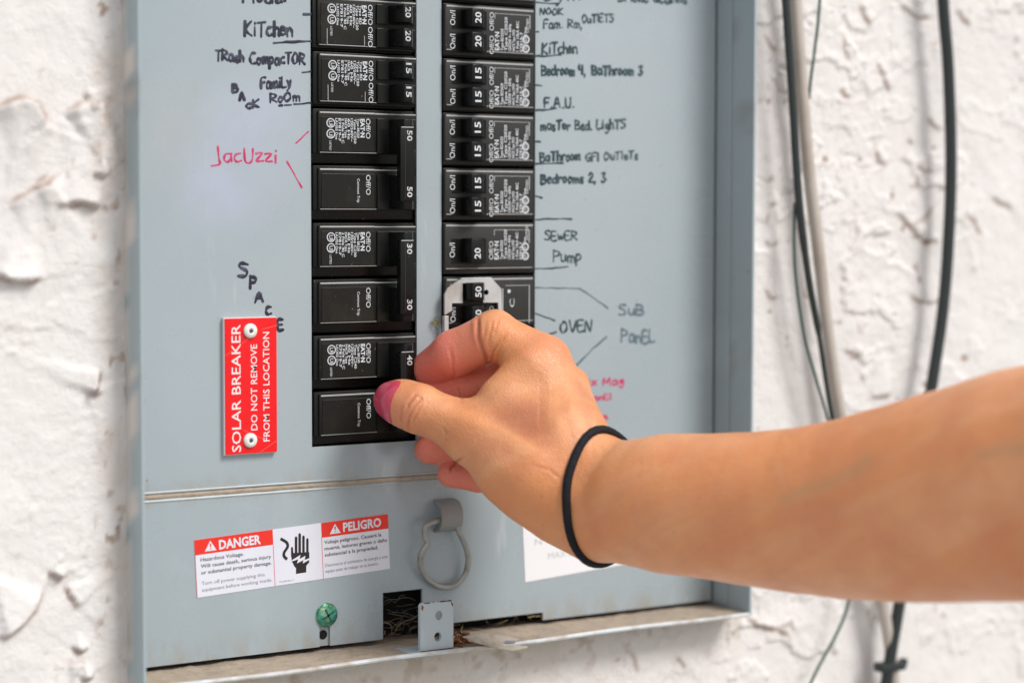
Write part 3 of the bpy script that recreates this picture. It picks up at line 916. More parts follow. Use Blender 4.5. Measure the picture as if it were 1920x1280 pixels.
wisps('straw', STRAW, 16, h2[0] + .05, h2[1] + .2, .0, .4, BZ0 + .03, BZ0 + .22, .35, .007, 'stuff', 'dry straw caught in the long notch right of the lock tab', 'straw')
wisps('dead_leaves', LEAF, 60, tx1 - .05, tx1 + .42, -.98, -.6, BZ0 + .04, BZ0 + .26, .16, .020, 'stuff', 'brown crumbled leaves heaped against the right foot of the lock tab', 'leaves')
a_ = [P(868, 1192, -1.02), P(905, 1186, -.9), P(935, 1188, -.85), P(968, 1196, -.95), P(990, 1202, -1.0), P(989, 1213, -1.18), P(960, 1219, -1.25), P(925, 1212, -1.22), P(893, 1202, -1.15)]
V = [tuple(p) for p in a_] + [tuple(p - np.array([0, -.01, .02])) for p in a_]
n = len(a_)
Fq = [tuple(range(n)), tuple(range(2 * n - 1, n - 1, -1))] + [(i, i + n, (i + 1) % n + n, (i + 1) % n) for i in range(n)]
o = mesh_obj('plastic_scrap', V, Fq, SCRAP)
tag(o, 'pale curled plastic scrap lying on the bottom flange right of the lock tab', 'scrap')
pr = MB(); q = [P(945, 1204, -1.14), P(952, 1206, -1.16), P(966, 1205, -1.17), P(966, 1202, -1.12), P(948, 1201, -1.1)]
pr.add([tuple(p - np.array([0, .012, -.012])) for p in q], [tuple(range(5))])
pr.build('faded_print', INKG, o)
# a small bit of dry grass stuck at the edge of the right opening
mb = MB()
for k in range(9):
    p0 = P(818, 600, -.04)
    mb.tube([tuple(p0), tuple(p0 + np.array([random.uniform(-.12, .06), -.03, random.uniform(-.1, .08)])), tuple(p0 + np.array([random.uniform(-.14, .08), -.05, random.uniform(-.16, .1)]))], .007, 4)
o = mb.build('grass_bit', Mat('dry_grass', srgb(140, 140, 84), .8)); tag(o, 'tiny tuft of dry grass stuck beside the 50 amp breaker bracket', 'grass')

# ================================================================== breakers
FY = -.10                                    # plane of the breaker faces
HY = -.50                                    # front of the handles


def X(px_, Y): return float(P(px_, 300, Y)[0])


L_H = dict(s0=X(706, FY), b0=X(726, FY), b1=X(776, FY), f0=X(758, HY), f1=X(773, HY))
R_H = dict(b0=X(865, FY), b1=X(910, FY), f0=X(885, HY + .08), f1=X(906, HY + .08), s1=X(909, FY))


def lab(o, l): o['label'] = l; return o


def label_text(pr, x_circ, x_lines, z_top, z_dir, lines, head, hx, s=1.0, dense=False):
    """vertical label print; z_dir -1 reads downward (left column), +1 upward (right column)"""
    rot = -90 if z_dir < 0 else 90
    for k, t in enumerate(lines):
        pr.text(t, x_lines[k], z_top, .046 * s, .34 + .10 * ((k * 7) % 4) / 3, rot, .018)
    pr.text(head, hx, z_top, .078 * s, .33, rot, .04)
    for j in range(2):
        zc = z_top + z_dir * (.085 + .19 * j)
        pr.ring(x_circ, zc, .085, .018)
    pr.text('LR', x_circ - .02 * -z_dir * 0 - .035, z_top + z_dir * .05, .07, None, rot, .01)
    pr.text('UL', x_circ - .035, z_top + z_dir * .24, .07, None, rot, .012)
    pr.text('LISTED', x_circ - .03, z_top + z_dir * .40, .038, None, rot, .004)


def left_body(t, z, tandem, X0=0.0):
    """one pole on the left; z = bottom of its 1 inch cell"""
    mb = MB()
    mb.box(X0 + .02, X0 + 2.12, .10, .85, z + .03, z + .97, .01)
    mb.box(X0 + .03, X0 + 2.06, -.045, .12, z + (.06 if tandem else .2), z + .985, .014)
    zt = .955 if tandem else .945
    zb = .10 if tandem else .20
    mb.box(X0 + .10, X0 + 2.085, FY, .0, z + zb, z + zt, .022)
    b = mb.build('body', BODY, t, True)
    # highlights painted as pale strips along the top and bottom face edges
    m2 = MB()
    m2.box(X0 + .13, X0 + (2.07 if tandem else 1.22), FY - .006, FY + .01, z + zt - .040, z + zt - .014, .006)
    if not tandem: m2.box(X0 + 1.22, X0 + 2.06, FY - .004, FY + .01, z + zt - .042, z + zt - .020, .005)
    m2.box(X0 + .13, X0 + 1.3, FY - .004, FY + .01, z + zb + .012, z + zb + .022, .003)
    m2.build('worn_ridge', RIM, t)
    return b


def left_face(t, z, zb, zt):
    MB().box(.155, L_H['s0'] - .05, FY - .012, FY + .01, z + zb + .03, z + zt - .10, .006).build('label_face', FACE, t)


NUMS = {}


def left_handle(t, z0, z1, num, zn, ext=0.0):
    mb = MB()
    mb.box(L_H['b0'], L_H['b1'], HY, FY + .01, z0, z1, .018, topx=(L_H['f0'], L_H['f1']))
    h = mb.build('handle', HANDLE, t, True)
    # smoked slot the handle slides in
    MB().box(L_H['s0'], L_H['b1'] + .02, FY - .035, FY + .01, z0 - .015, z1 + .015, .008).build('handle_slot', SLOT, t)
    pr = Print(HY - .0025)
    pr.text(num, L_H['f0'] + .035, zn + .11, .105, .19, -90, .02)
    pr.build('rating_number', PRINT_N, h)
    return h


TXT = ['Type BR2{0}', 'Type C2{0}', '120/240 V~', '60 Hz', 'HACR Type', '2 Pole 40 C', 'E7819-7', 'LA105S One']


def left_tandem(z, num, label):
    t = thing('circuit_breaker', label, 'circuit breaker', (1.0, 0, z), 'circuit breakers in the panel')
    left_body(t, z, True); left_face(t, z, .10, .955)
    for k in range(2):
        z0 = z + (.545 if k == 0 else .125)
        left_handle(t, z0, z0 + .315, num, z0 + .165)
    pr = Print(FY - .0145)
    for k in range(2): pr.text('Off/O', X(690.5, FY), z + (.86 if k == 0 else .47), .09, .36, -90, .004)
    label_text(pr, X(623, FY), [X(q_, FY) for q_ in (674, 668, 662, 656.5, 651, 645.5, 639, 632)], z + .84, -1, ['Type BD', 'Type C220', '120/240V~', '60 Hz', 'HACR Type', '1 Pole 40 C', 'E7819-7', 'LA105S One'], 'EAT·N', X(680, FY))
    pr.build('label_print', PRINT, t)
    pr = Print(FY - .0140)
    for a, b in (((.28, .12), (.28, .40)), ((.28, .12), (1.02, .12)), ((1.02, .12), (1.02, .30))):
        pr.poly([(a[0] - .005, z + a[1] - .005), (b[0] + .005, z + a[1] - .005 if a[1] == b[1] else z + a[1]), (b[0] + .005, z + b[1] + .005), (a[0] - .005, z + b[1] + .005)])
    pr.build('label_outline', PRINT_D, t)
    return t


def left_double(z, num, label, text_low, tie=True):
    """two poles: upper cell starts at z+1, lower at z"""
    t = thing('circuit_breaker', label, 'circuit breaker', (1.0, 0, z), 'circuit breakers in the panel')
    for k in (1, 0):
        left_body(t, z + k, False); left_face(t, z + k, .20, .945)
        left_handle(t, z + k + .22, z + k + .82, num, z + k + .50)
    m = MB()
    m.box(L_H['f0'] - .10, L_H['f1'] + .012, HY - .045, HY + .10, z + .36, z + 1.68, .014)
    m.box(L_H['f1'] + .010, L_H['f1'] + .065, HY - .03, HY + .08, z + .79, z + 1.27, .012)
    tie_o = m.build('handle_tie', HANDLE, t, True)
    MB().box(L_H['f0'] - .08, L_H['f1'] + .004, HY - .047, HY - .03, z + 1.664, z + 1.682, .003).build('worn_ridge', RIM, tie_o)  # painted highlight along the top edge of the tie
    MB().box(L_H['f0'] - .006, L_H['f0'] + .004, HY - .047, HY - .04, z + .40, z + 1.64, .001).build('worn_ridge', FACE_R, tie_o)  # fainter painted highlight down the left edge of the tie
    for k in (0, 1):
        pr = Print(HY - .0475); pr.text(num, L_H['f0'] + .035, z + k + .62, .10, .19, -90, .02)
        pr.build('rating_number', PRINT_N, tie_o)
    pr = Print(FY - .0145)
    for k in (1, 0): pr.text('Off/O', X(685.5, FY), z + k + .83, .09, .36, -90, .004)
    n2 = {'50': '250', '30': '230', '40': '240'}[num]
    label_text(pr, X(620, FY), [X(q_, FY) for q_ in (669, 663, 657, 651.5, 646, 640.5, 634.5, 628.5)], z + 1.82, -1, ['Type BR' + n2, 'Type C' + n2, '120/240V~', '60 Hz', 'HACR Type', '2 Pole 40 C', 'E7819-7', 'LA105S One'], 'EAT·N', X(675.5, FY))
    pr.text(text_low, .86, z + .76, .050, None, -90, .006)
    pr.build('label_print', PRINT, t)
    return t


def right_tandem(z, num, label, single=False, wide=False):
    X0 = 2.66
    t = thing('circuit_breaker', label, 'circuit breaker', (3.68, 0, z), 'circuit breakers in the panel')
    mb = MB()
    mb.box(X0 + .02, X0 + 2.02, .08, .85, z + .03, z + .975, .01)
    mb.box(X0 + .025, X0 + 1.97, -.04, .10, z + .05, z + .985, .01)
    mb.box(X0 + .025, X0 + 1.955, FY, .0, z + .10, z + .97, .024)
    mb.build('body', BODY_R, t, True)
    m2 = MB()
    m2.box(X0 + .05, X0 + 1.93, FY - .006, FY + .01, z + .915, z + .945, .006)
    m2.box(X0 + .05, X0 + 1.93, FY - .005, FY + .01, z + .135, z + .148, .003)
    m2.build('worn_ridge', RIM, t)  # painted highlights on the upper and lower face edges
    spans = [(.25, .70)] if single else [(.545, .88), (.115, .455)]
    pr = Print(FY - .0125); prd = Print(FY - .0125)
    for (a, b) in spans:
        m = MB(); m.box(R_H['b0'], R_H['b1'], HY + .08, FY + .01, z + a, z + b, .02, topx=(R_H['f0'], R_H['f1']))
        h = m.build('handle', HANDLE, t, True)
        MB().box(R_H['b0'] - .20, R_H['s1'] + .035, FY - .010, FY + .01, z + a - .02, z + b + .0, .004).build('handle_slot', SLOT, t)
        q = Print(HY + .0775)
        zc = (a + b) / 2 if not single else .42
        q.text(num, R_H['f1'] - .045, z + zc - .095, .125, .20, 90, .02)
        q.build('rating_number', PRINT, h)
        pr.text('On/I', X(853, FY), z + (a + b) / 2 - .13, .11, .27, 90, .008)
        zo = .30 if single else a - .02
        prd.text('Off/O', X(925, FY), z + zo, .092, .34, 90, .004)
    pr.build('switch_print', PRINT, t)
    if not wide:
        zb = z + .17 if not single else z + .30
        prd.text('EAT·N', X(935, FY), zb, .09, .34, 90, .03)
        for k, (s_, n_) in enumerate((('Type BD2020', .40), ('Type C2020', .62), ('120/240 V~ 60Hz', .50), ('HACR Type SWD', .40), ('1 Pole 10kA 40C', .56), ('E7819-7', .36), ('LISTED One', .46))):
            prd.text(s_, X(943 + k * 7.2, FY), zb, .058, n_ if not single else n_ * .9, 90, .02)
        for j in range(2): prd.ring(X(985, FY), zb + .06 + .17 * j, .080, .03)
        prd.text('LISTED', X(990, FY), zb + .36, .05, .26, 90, .01)
        dd = Print(FY - .0035)
        for (u0, u1, v0, v1) in ((X(927, FY), X(992, FY), .845, .853), (X(992, FY), X(993.5, FY), .60, .853), (X(927, FY), X(928, FY), .75, .845)):
            dd.poly([(u0, z + v0), (u1, z + v0), (u1, z + v1), (u0, z + v1)])
        dd.build('label_outline', PRINT_D, t)
    else:
        prd.ring(X(954, FY), z + .70, .035, .034)
        prd.text('C', X(964, FY), z + .40, .10, .16, 90, .0)
        dd = Print(FY - .0035)
        for (u0, u1, v0, v1) in ((X(948, FY), X(992, FY), .80, .81), (X(992, FY), X(993.5, FY), .10, .81)):
            dd.poly([(u0, z + v0), (u1, z + v0), (u1, z + v1), (u0, z + v1)])
        dd.build('label_outline', PRINT_D, t)
    prd.build('label_print', PRINT, t)
    return t


left_tandem(7.0, '20', 'black twin 20 amp breaker, uppermost of the left column')
left_tandem(6.0, '15', 'black twin 15 amp breaker in the left column, beside the trash compactor writing')
left_double(4.0, '50', 'black double breaker marked 50 with joined handles, beside the red Jacuzzi writing', 'Common Trip')
left_double(2.0, '30', 'black double breaker marked 30 with joined handles, middle of the left column', 'Common Trip')
left_double(0.0, '40', 'black double breaker marked 40 whose handle the hand is pinching', 'Common Trip')
left_tandem(8.0, '20', 'black twin breaker mostly above the photo, over the uppermost pair marked 20 on the left')

right_tandem(8.0, '20', 'grey black twin breaker cut by the top of the photo in the right column')
right_tandem(7.0, '20', 'grey black twin breaker marked 20 twice, beside the first Kitchen writing on the right')
right_tandem(6.0, '15', 'grey black twin 15 amp breaker beside the Bedroom 4, Bathroom 3 writing')
right_tandem(5.0, '15', 'grey black twin 15 amp breaker beside the master bed lights writing')
right_tandem(4.0, '15', 'grey black twin 15 amp breaker beside the Bedrooms 2, 3 writing')
right_tandem(3.0, '20', 'grey black single 20 amp breaker with one handle, beside the sewer pump writing', single=True)
q4 = right_tandem(2.0, '50', 'grey black 50 amp breaker under a silver bracket above the hand', wide=True)
right_tandem(1.0, '50', 'grey black 50 amp breaker behind the knuckles of the hand', wide=True)
right_tandem(0.0, '20', 'grey black breaker at the foot of the right column behind the hand')

for o in list(bpy.data.objects):
    if o.get('category') == 'circuit breaker':
        o.location.y += random.uniform(-.012, .012) * IN
        o.location.z += random.uniform(-.008, .008) * IN
        o.rotation_euler = (random.uniform(-.004, .004), random.uniform(-.003, .003), random.uniform(-.008, .008))

# silver hold-down bracket over the 50 amp handles
BY = FY - .10
pp = lambda x, y, Y=BY: (float(P(x, y, Y)[0]), float(P(x, y, Y)[2]))
outline = [pp(834, 552), pp(840, 539), pp(862, 524), pp(922, 522), pp(940, 541), pp(942, 600), pp(936, 600), pp(934, 567), pp(906, 567), pp(906, 531), pp(867, 531), pp(867, 568), pp(847, 568), pp(847, 582), pp(834, 590)]
v_, f_ = sheet_holes(outline, [circ(*pp(912, 548), .05, .052, 14)], BY, BY + .045)
mb = MB(); mb.add(v_, f_)
x0, z0 = pp(833, 592); x1, _ = pp(841, 592)
mb.box(x0, x1, BY, BY + .09, 1.2, z0, .008)
x0, z0 = pp(942, 541); mb.box(x0, x0 + .02, BY, BY + .14, 1.2, z0, .004)
mb.box(pp(864, 521)[0], pp(922, 521)[0], BY, BY + .16, pp(880, 522)[1] - .01, pp(880, 522)[1] + .012, .004)
o = mb.build('hold_down_bracket', ZINC, q4)
tag(o, 'silver steel bracket clipped over the 50 amp handles')

# ================================================================== signs and stickers
# solar breaker plaque
x0, x1 = px(421, 725, -.1), px(519.5, 725, -.1)
z0, z1 = pz(421, 854, -.1), pz(421, 596, -.1)
sign = thing('sign', 'red plastic sign reading SOLAR BREAKER DO NOT REMOVE FROM THIS LOCATION with two white rivets', 'sign', ((x0 + x1) / 2, 0, z0))
MB().box(x0 - .004, x1, -.085, -.002, z0, z1, .006).build('sign_core', CREAM, sign)
MB().box(x0 + .012, x1 - .004, -.100, -.0855, z0 + .012, z1 - .012, .004).build('sign_face', REDP, sign)
pr = Print(-.1025)
sxp = lambda x: px(x, 725, -.1)
szp = lambda y, x=460: pz(x, y, -.1)
pr.text('SOLAR BREAKER', sxp(451), szp(846), .165, szp(608) - szp(846), 90, .006)
pr.text('DO NOT REMOVE', sxp(482), szp(806, 480), .118, szp(645, 480) - szp(806, 480), 90, .006)
pr.text('FROM THIS LOCATION', sxp(505), szp(827, 500), .118, szp(622, 500) - szp(827, 500), 90, .006)
pr.build('sign_lettering', Mat('engraved_white', (.80, .74, .74, 1), .5), sign)
sc_ = Print(-.1012)
for (a, b) in (((395, 668), (440, 655)), ((440, 655), (468, 634)), ((490, 618), (520, 610)), ((455, 806), (500, 826)), ((484, 850), (518, 826))):
    A = (sxp(a[0]), szp(a[1], a[0])); B = (sxp(b[0]), szp(b[1], b[0]))
    if A[0] < x0 + .02: A = (x0 + .02, A[1] + .0)
    sc_.poly([A, B, (B[0], B[1] + .008), (A[0], A[1] + .005)])
sc_.build('scratch', Mat('pale_scratch', (.80, .22, .16, 1), .5), sign)
for (rx, ry) in ((469.5, 620), (469.5, 825)):
    c = P(rx, ry, -.12)
    mb = MB(); mb.lathe((c[0], -.1, c[2]), [(.125, 0), (.127, -.03), (.11, -.052), (.06, -.062), (.05, -.055)], 26)
    rv = mb.build('rivet', RIVET, sign, True)
    mb = MB(); mb.lathe((c[0] + .0, -.1, c[2]), [(.036, -.056), (.034, -.064), (.01, -.066)], 14)
    mb.build('rivet_pin', Mat('rivet_pin_dark', (.10, .09, .12, 1), .4, .4), rv, True)

# danger sticker: rotated about 3 degrees in the cover plane
SY = -.008
A = P(364, 1012, SY); B = P(727, 963, SY); D = P(370, 1120, SY)
ux = B - A; W_ = np.linalg.norm(ux); ux = ux / W_
uz = np.array([-ux[2], 0, ux[0]]); Hh = abs((D - A) @ uz)
st = thing('warning_label', 'white and red DANGER / PELIGRO high voltage sticker with a black hand symbol', 'label', tuple(D))
ROTL = math.degrees(math.atan2(ux[2], ux[0]))


def S(u, v):                                  # u 0..W right, v 0..H downward from the top
    p = A + ux * u * W_ - uz * v * Hh
    return (p[0], p[2])


def flat(name, quads, y, mat, parent):
    mb = MB()
    for q in quads: mb.add([(p[0], y, p[1]) for p in q], [tuple(range(len(q)))])
    return mesh_obj(name, mb.v, mb.f, mat, parent)


mb = MB(); mb.prism([S(0, 1), S(1, 1), S(1, 0), S(0, 0)], SY, -.0008); mb.build('sticker_sheet', STICK, st)
Uq = lambda x: (x - 108) / (1762 - 108)       # from enlarged crop coordinates
cut1, cut2 = .392, .643
hv = .265
rect = lambda u0, v0, u1, v1: [S(u0, v1), S(u1, v1), S(u1, v0), S(u0, v0)]
flat('sticker_red', [rect(0, 0, cut1, hv)], SY - .002, STRED, st); flat('sticker_red', [rect(cut2, 0, 1, hv)], SY - .002, STRED, st)
RULE = Mat('sticker_pink_rule', (.70, .10, .16, 1), .5)
for q_ in (rect(cut1 - .002, hv, cut1 + .001, 1), rect(cut2 - .002, hv, cut2 + .001, 1), rect(0.0, hv, .0025, 1)): flat('sticker_rule', [q_], SY - .0021, RULE, st)
pr = Print(SY - .0045)
def slabel(pr, s, u, v, h, w, bold=.0):
    p = S(u, v); pr.text(s, p[0], p[1], h * Hh, w * W_, ROTL, bold)
slabel(pr, 'DANGER', .120, .215, .150, .210, .035)
pr.build('white_heading', STICK, st); pr = Print(SY - .0045)
slabel(pr, 'PELIGRO', .757, .205, .150, .205, .035)
pr.build('white_heading', STICK, st)
for u in (.049, .686):
    pr = Print(SY - .0045); pr.poly([S(u, .222), S(u + .058, .222), S(u + .029, .045)])
    tri = pr.build('alert_triangle', STICK, st)
    pr = Print(SY - .0062)
    a, b = u + .0262, u + .0318
    pr.poly([S(a, .155), S(b, .155), S(b + .001, .095), S(a - .001, .095)]); pr.poly([S(a, .195), S(b, .195), S(b, .175), S(a, .175)])
    pr.build('exclamation_mark', STRED, tri)
pr = Print(SY - .0030)
for k, (s_, w_) in enumerate((('Hazardous Voltage.', .215), ('Will cause death, serious injury', .352), ('or substantial property damage.', .352))):
    slabel(pr, s_, .026, .385 + k * .112, .062, w_, .010)
pr.build('bold_text', INKB, st); pr = Print(SY - .0030)
for k, (s_, w_) in enumerate((('Voltaje peligroso. Causará la', .305), ('muerte, lesiones graves o daño', .335), ('substancial a la propiedad.', .285))):
    slabel(pr, s_, .655, .385 + k * .112, .062, w_, .012)
pr.build('bold_text', INKB, st)
pr = Print(SY - .0030)
for k, (s_, w_) in enumerate((('Turn off power supplying this', .315), ('equipment before working inside.', .352))):
    slabel(pr, s_, .026, .795 + k * .112, .060, w_, .0)
for k, (s_, w_) in enumerate((('Desconecte el suministro de energía a este', .335), ('equipo antes de trabajar en su interior.', .285))):
    slabel(pr, s_, .655, .795 + k * .105, .058, w_, .0)
slabel(pr, 'M-5294 Rev. 7', .415, .955, .030, .075, .0)
pr.build('thin_text', INKG, st)
# hand and cable symbol, from crop coordinates (1920x914 px crop of the sticker)
def E_(x, y):
    X_, Y_ = 340 + x * 420 / 1920, 940 + y * 200 / 914
    p = P(X_, Y_, SY); return (p[0], p[2])
mb = MB()
poly = lambda pts, dy=0: mb.add([(q[0], SY - .0024 - dy, q[1]) for q in (E_(*p) for p in pts)], [tuple(range(len(pts)))])
poly([(982, 618), (1070, 604), (1071, 548), (1094, 520), (980, 540), (983, 560)], .0)
poly([(945, 505), (968, 552), (980, 566), (1094, 525), (1097, 470), (1096, 430), (942, 440)], .0002)
for (x0_, x1_, yt, yb) in ((972, 994, 300, 448), (1003, 1025, 272, 446), (1036, 1057, 292, 440), (1070, 1090, 315, 436)):
    poly([(x0_, yb), (x1_, yb), (x1_, yt + 6), ((x0_ + x1_) / 2, yt - 6), (x0_, yt + 6)], .0004)
poly([(940, 470), (962, 470), (957, 395), (948, 384), (940, 392)], .0006)
cab = [(852, 318), (878, 332), (903, 350), (912, 378), (900, 405), (882, 432), (878, 460), (892, 480), (905, 490)]
q = smooth_line([E_(*p) for p in cab], 3)
for i in range(len(q) - 1):
    a, b = np.array(q[i]), np.array(q[i + 1]); dd = (b - a) / np.linalg.norm(b - a); nn_ = np.array([-dd[1], dd[0]]) * .026
    qq = [a + nn_ - dd * .006, a - nn_ - dd * .006, b - nn_ + dd * .006, b + nn_ + dd * .006]
    mb.add([(t_[0], SY - .0024 - .00012 * i, t_[1]) for t_ in qq], [(0, 1, 2, 3)])
mesh_obj('hand_symbol', mb.v, mb.f, INK, st)
mb = MB()
poly([(938, 505), (1020, 455), (1012, 490), (1062, 462), (1056, 498), (1106, 478), (1104, 492), (1040, 528), (1044, 500), (990, 528), (1000, 492), (940, 512)], .004)
mesh_obj('bolt_symbol', mb.v, mb.f, STICK, st)

# white sticker under the wrist
A = P(979, 955, SY); B = P(1240, 914, SY); D = P(985, 1091, SY)
ux = B - A; W_ = np.linalg.norm(ux); ux = ux / W_; uz = np.array([-ux[2], 0, ux[0]]); Hh = abs((D - A) @ uz)
# lower edge rises by 3 degrees like the danger sticker
bl, br_ = P(985, 1091, SY), P(1235, 1046, SY)
st2 = thing('warning_label', 'plain white sticker with faint grey print, half hidden below the wrist', 'label', tuple(bl))
mb = MB(); mb.prism([(bl[0], bl[2]), (br_[0], br_[2]), (br_[0] + (P(979, 955, SY) - bl)[0], br_[2] + 1.5), (P(979, 955, SY)[0], P(979, 955, SY)[2])], SY, -.0008)
mb.build('sticker_sheet', Mat('white_label_paper', (.84, .85, .87, 1), .5), st2)
pr = Print(SY - .002)
rr = math.degrees(math.atan2(br_[2] - bl[2], br_[0] - bl[0]))
p_ = P(1028, 1048, SY); pr.text('MAX 200 A', p_[0], p_[2], .12, .95, rr, .0)
p_ = P(1003, 1022, SY); pr.text('N TYPE 1', p_[0], p_[2], .12, .95, rr, .0)
pr.build('thin_text', Mat('pale_grey_ink', (.55, .56, .60, 1), .6), st2)

# ================================================================== handwriting on the covers
w = write
w('Model', (456, 6), (538, 4), 24, MARK, panel, 'black marker word cut by the top of the photo on the left')
w('KiTchen', (459, 69), (549, 68), 27, MARK, panel, 'black marker word Kitchen left of the left breaker column', lines=[[(513, 81), (545, 79), (584, 78)]])
w('', None, None, 0, MARK, panel, 'short black marker dash above Kitchen', lines=[[(569, 28), (587, 27)]])
w('TRash', (404, 113), (457, 117), 20, MARK, panel, 'black marker word Trash', r=.03)
w('CompacTOR', (469, 120), (572, 122), 21, MARK, panel, 'black marker word Compactor', r=.03, lines=[[(567, 136), (584, 134)]])
w('FamiLy', (489, 167), (546, 162), 20, MARK, panel, 'black marker word Family', r=.03)
w('RoOm', (506, 192), (562, 188), 17, MARK, panel, 'black marker word Room', r=.028, lines=[[(523, 198), (530, 198)], [(534, 198), (546, 197)], [(551, 196), (586, 193)]])
w('B', (435, 173), (446, 173), 15, MARK, panel, 'black marker letter B', r=.034)
w('A', (449, 188), (459, 188), 15, MARK, panel, 'black marker letter A under the B', r=.034)
w('cK', (462, 203), (486, 201), 15, MARK, panel, 'black marker letters ck', r=.03)
w('JacUzzi', (397, 306), (520, 304), 26, PINKM, panel, 'pink marker word Jacuzzi', r=.024)
w('', None, None, 0, PINKM, panel, 'upper pink marker stroke pointing at the 50 amp breaker', r=.024, lines=[[(555, 269), (578, 247)]])
w('', None, None, 0, PINKM, panel, 'lower pink marker stroke pointing down to the 50 amp breaker', r=.024, lines=[[(538, 303), (566, 352)]])
w('S', (447, 519), (465, 519), 25, MARK, panel, 'black marker letter S of the slanting word', r=.036)
w('P', (468, 540), (480, 540), 24, MARK, panel, 'black marker letter P of the slanting word', r=.036)
w('A', (479, 566), (495, 565), 16, MARK, panel, 'black marker letter A of the slanting word', r=.040)
w('C', (499, 590), (509, 590), 14, MARK, panel, 'black marker letter C above the red sign', r=.036)
w('E', (521, 619), (531, 619), 20, MARK, panel, 'black marker letter E beside the red sign corner', r=.038)
# right side
R = MARKT
w('Gym', (1014, 3), (1088, 2), 26, R, panel, 'dark marker word cut by the top of the photo right of the breakers', r=.03)
w('SMoke aLarms', (1160, 4), (1288, 6), 22, R, panel, 'dark marker words cut by the top right of the photo', r=.034)
w('NOOK', (1013, 28), (1056, 28), 12, R, panel, 'small dark marker word Nook', r=.026, lines=[[(1003, 5), (1030, 7), (1048, 7)]])
w('Fam. Rm,', (1019, 54), (1092, 53), 16, R, panel, 'dark marker words Fam. Rm.', r=.026, lines=[[(1003, 60), (1010, 60)]])
w('OuTlETS', (1091, 43), (1150, 41), 15, R, panel, 'dark marker word outlets near the top', r=.026)
w('KiTchen', (1017, 102), (1082, 99), 20, R, panel, 'dark marker word Kitchen right of the breakers', r=.03, lines=[[(1003, 105), (1025, 106), (1052, 103)]])
w('Bedroom 4,', (1015, 141), (1098, 141), 18, R, panel, 'dark marker words Bedroom 4', r=.034)
w('BaThroom 3', (1109, 141), (1205, 140), 17, R, panel, 'dark marker words Bathroom 3', r=.034, lines=[[(1003, 160), (1015, 161)]])
w('F.A.U.', (1021, 202), (1077, 201), 18, R, panel, 'dark marker letters F.A.U.', r=.032, lines=[[(1003, 207), (1025, 206), (1043, 203)]])
w('masTer Bed.', (1014, 244), (1110, 243), 17, R, panel, 'dark marker words master bed', r=.03)
w('LighTS', (1119, 243), (1172, 241), 17, R, panel, 'dark marker word lights', r=.03, lines=[[(1003, 266), (1013, 266)]])
w('BaThroom', (1012, 303), (1088, 301), 17, R, panel, 'dark marker word Bathroom above the line', r=.032)
w('GFI OuTleTs', (1098, 302), (1196, 298), 15, R, panel, 'dark marker words GFI outlets', r=.028, lines=[[(1003, 307), (1030, 307), (1056, 306)]])
w('Bedrooms 2, 3', (1014, 344), (1136, 341), 17, R, panel, 'dark marker words Bedrooms 2, 3', r=.034, lines=[[(1004, 368), (1016, 371)]])
w('', None, None, 0, R, panel, 'dark marker line above the sewer pump writing', r=.028, lines=[[(1004, 412), (1035, 410), (1072, 411)]])
w('SEwER', (1022, 450), (1082, 451), 17, R, panel, 'dark marker word Sewer', r=.026)
w('Pump', (1037, 492), (1090, 490), 22, R, panel, 'dark marker word Pump', r=.026, lines=[[(1004, 504), (1035, 503), (1065, 500)]])
w('', None, None, 0, MARKF, panel, 'faded marker line running to the sub panel writing', r=.024, lines=[[(1004, 539), (1040, 540), (1087, 541), (1110, 556), (1140, 578)]])
w('OVEN', (1050, 623), (1110, 621), 21, R, panel, 'dark marker word OVEN', r=.030, lines=[[(1004, 587), (1022, 594), (1040, 601)], [(1028, 628), (1043, 622)]])
w('SuB', (1161, 591), (1208, 591), 20, MARKF, panel, 'faded marker word Sub', r=.032)
w('PanEL', (1165, 641), (1228, 642), 24, MARKF, panel, 'faded marker word Panel', r=.032, lines=[[(1137, 631), (1110, 655), (1080, 686)]])
w('Fix Mag', (1090, 724), (1170, 720), 14, PINKM, panel, 'small pink marker writing beside the knuckles', r=.026)
w('panEl', (1105, 751), (1146, 748), 11, PINKM, panel, 'second line of small pink marker writing', r=.022)
w('ROOm', (1100, 789), (1139, 786), 11, PINKM, panel, 'third line of small pink marker writing above the wrist', r=.026)

# ================================================================== cables on the wall to the right
def cable(name, pxs, r, mat, label, cat='cable', seg=10, sub=6):
    pts = smooth_line([tuple(P(*q)) for q in pxs], sub)
    mb = MB(); mb.tube(pts, r[:len(pts)] if isinstance(r, list) else r, seg)
    o = mb.build(name, mat, None, True)
    return tag(o, label, cat)
cable('cable', [(1455, -260, -1.0), (1473, 0, -1.0), (1486, 190, -1.0), (1498, 378, -1.0), (1516, 520, -1.0), (1536, 630, -1.0), (1561, 785, -.98), (1604, 960, -.9), (1650, 1120, -.72), (1664, 1240, -.75), (1672, 1420, -.7)],
      [.082] * 22 + [.070] * 8 + [.05] * 100, CABK, 'slim black cable hanging in front of the tan cable beside the panel')
cable('cable', [(1470, -260, -.86), (1491, 0, -.86), (1502, 145, -.86), (1516, 315, -.86), (1534, 465, -.86), (1552, 620, -.86), (1577, 785, -.86), (1614, 960, -.86), (1652, 1120, -.9), (1672, 1240, -.95), (1684, 1420, -.9)],
      .125, CATAN, 'tan cable hanging down the stucco right behind a slim black one')
cable('cable', [(1755, -260, -.95), (1768, 0, -.95), (1778, 130, -.95), (1783, 300, -.95), (1779, 440, -.95), (1768, 580, -.95), (1746, 730, -.95), (1715, 930, -.95), (1688, 1120, -.98), (1668, 1240, -1.0), (1640, 1420, -.95)],
      .125, CABK, 'thick black cable bowing outward on the far right of the wall')
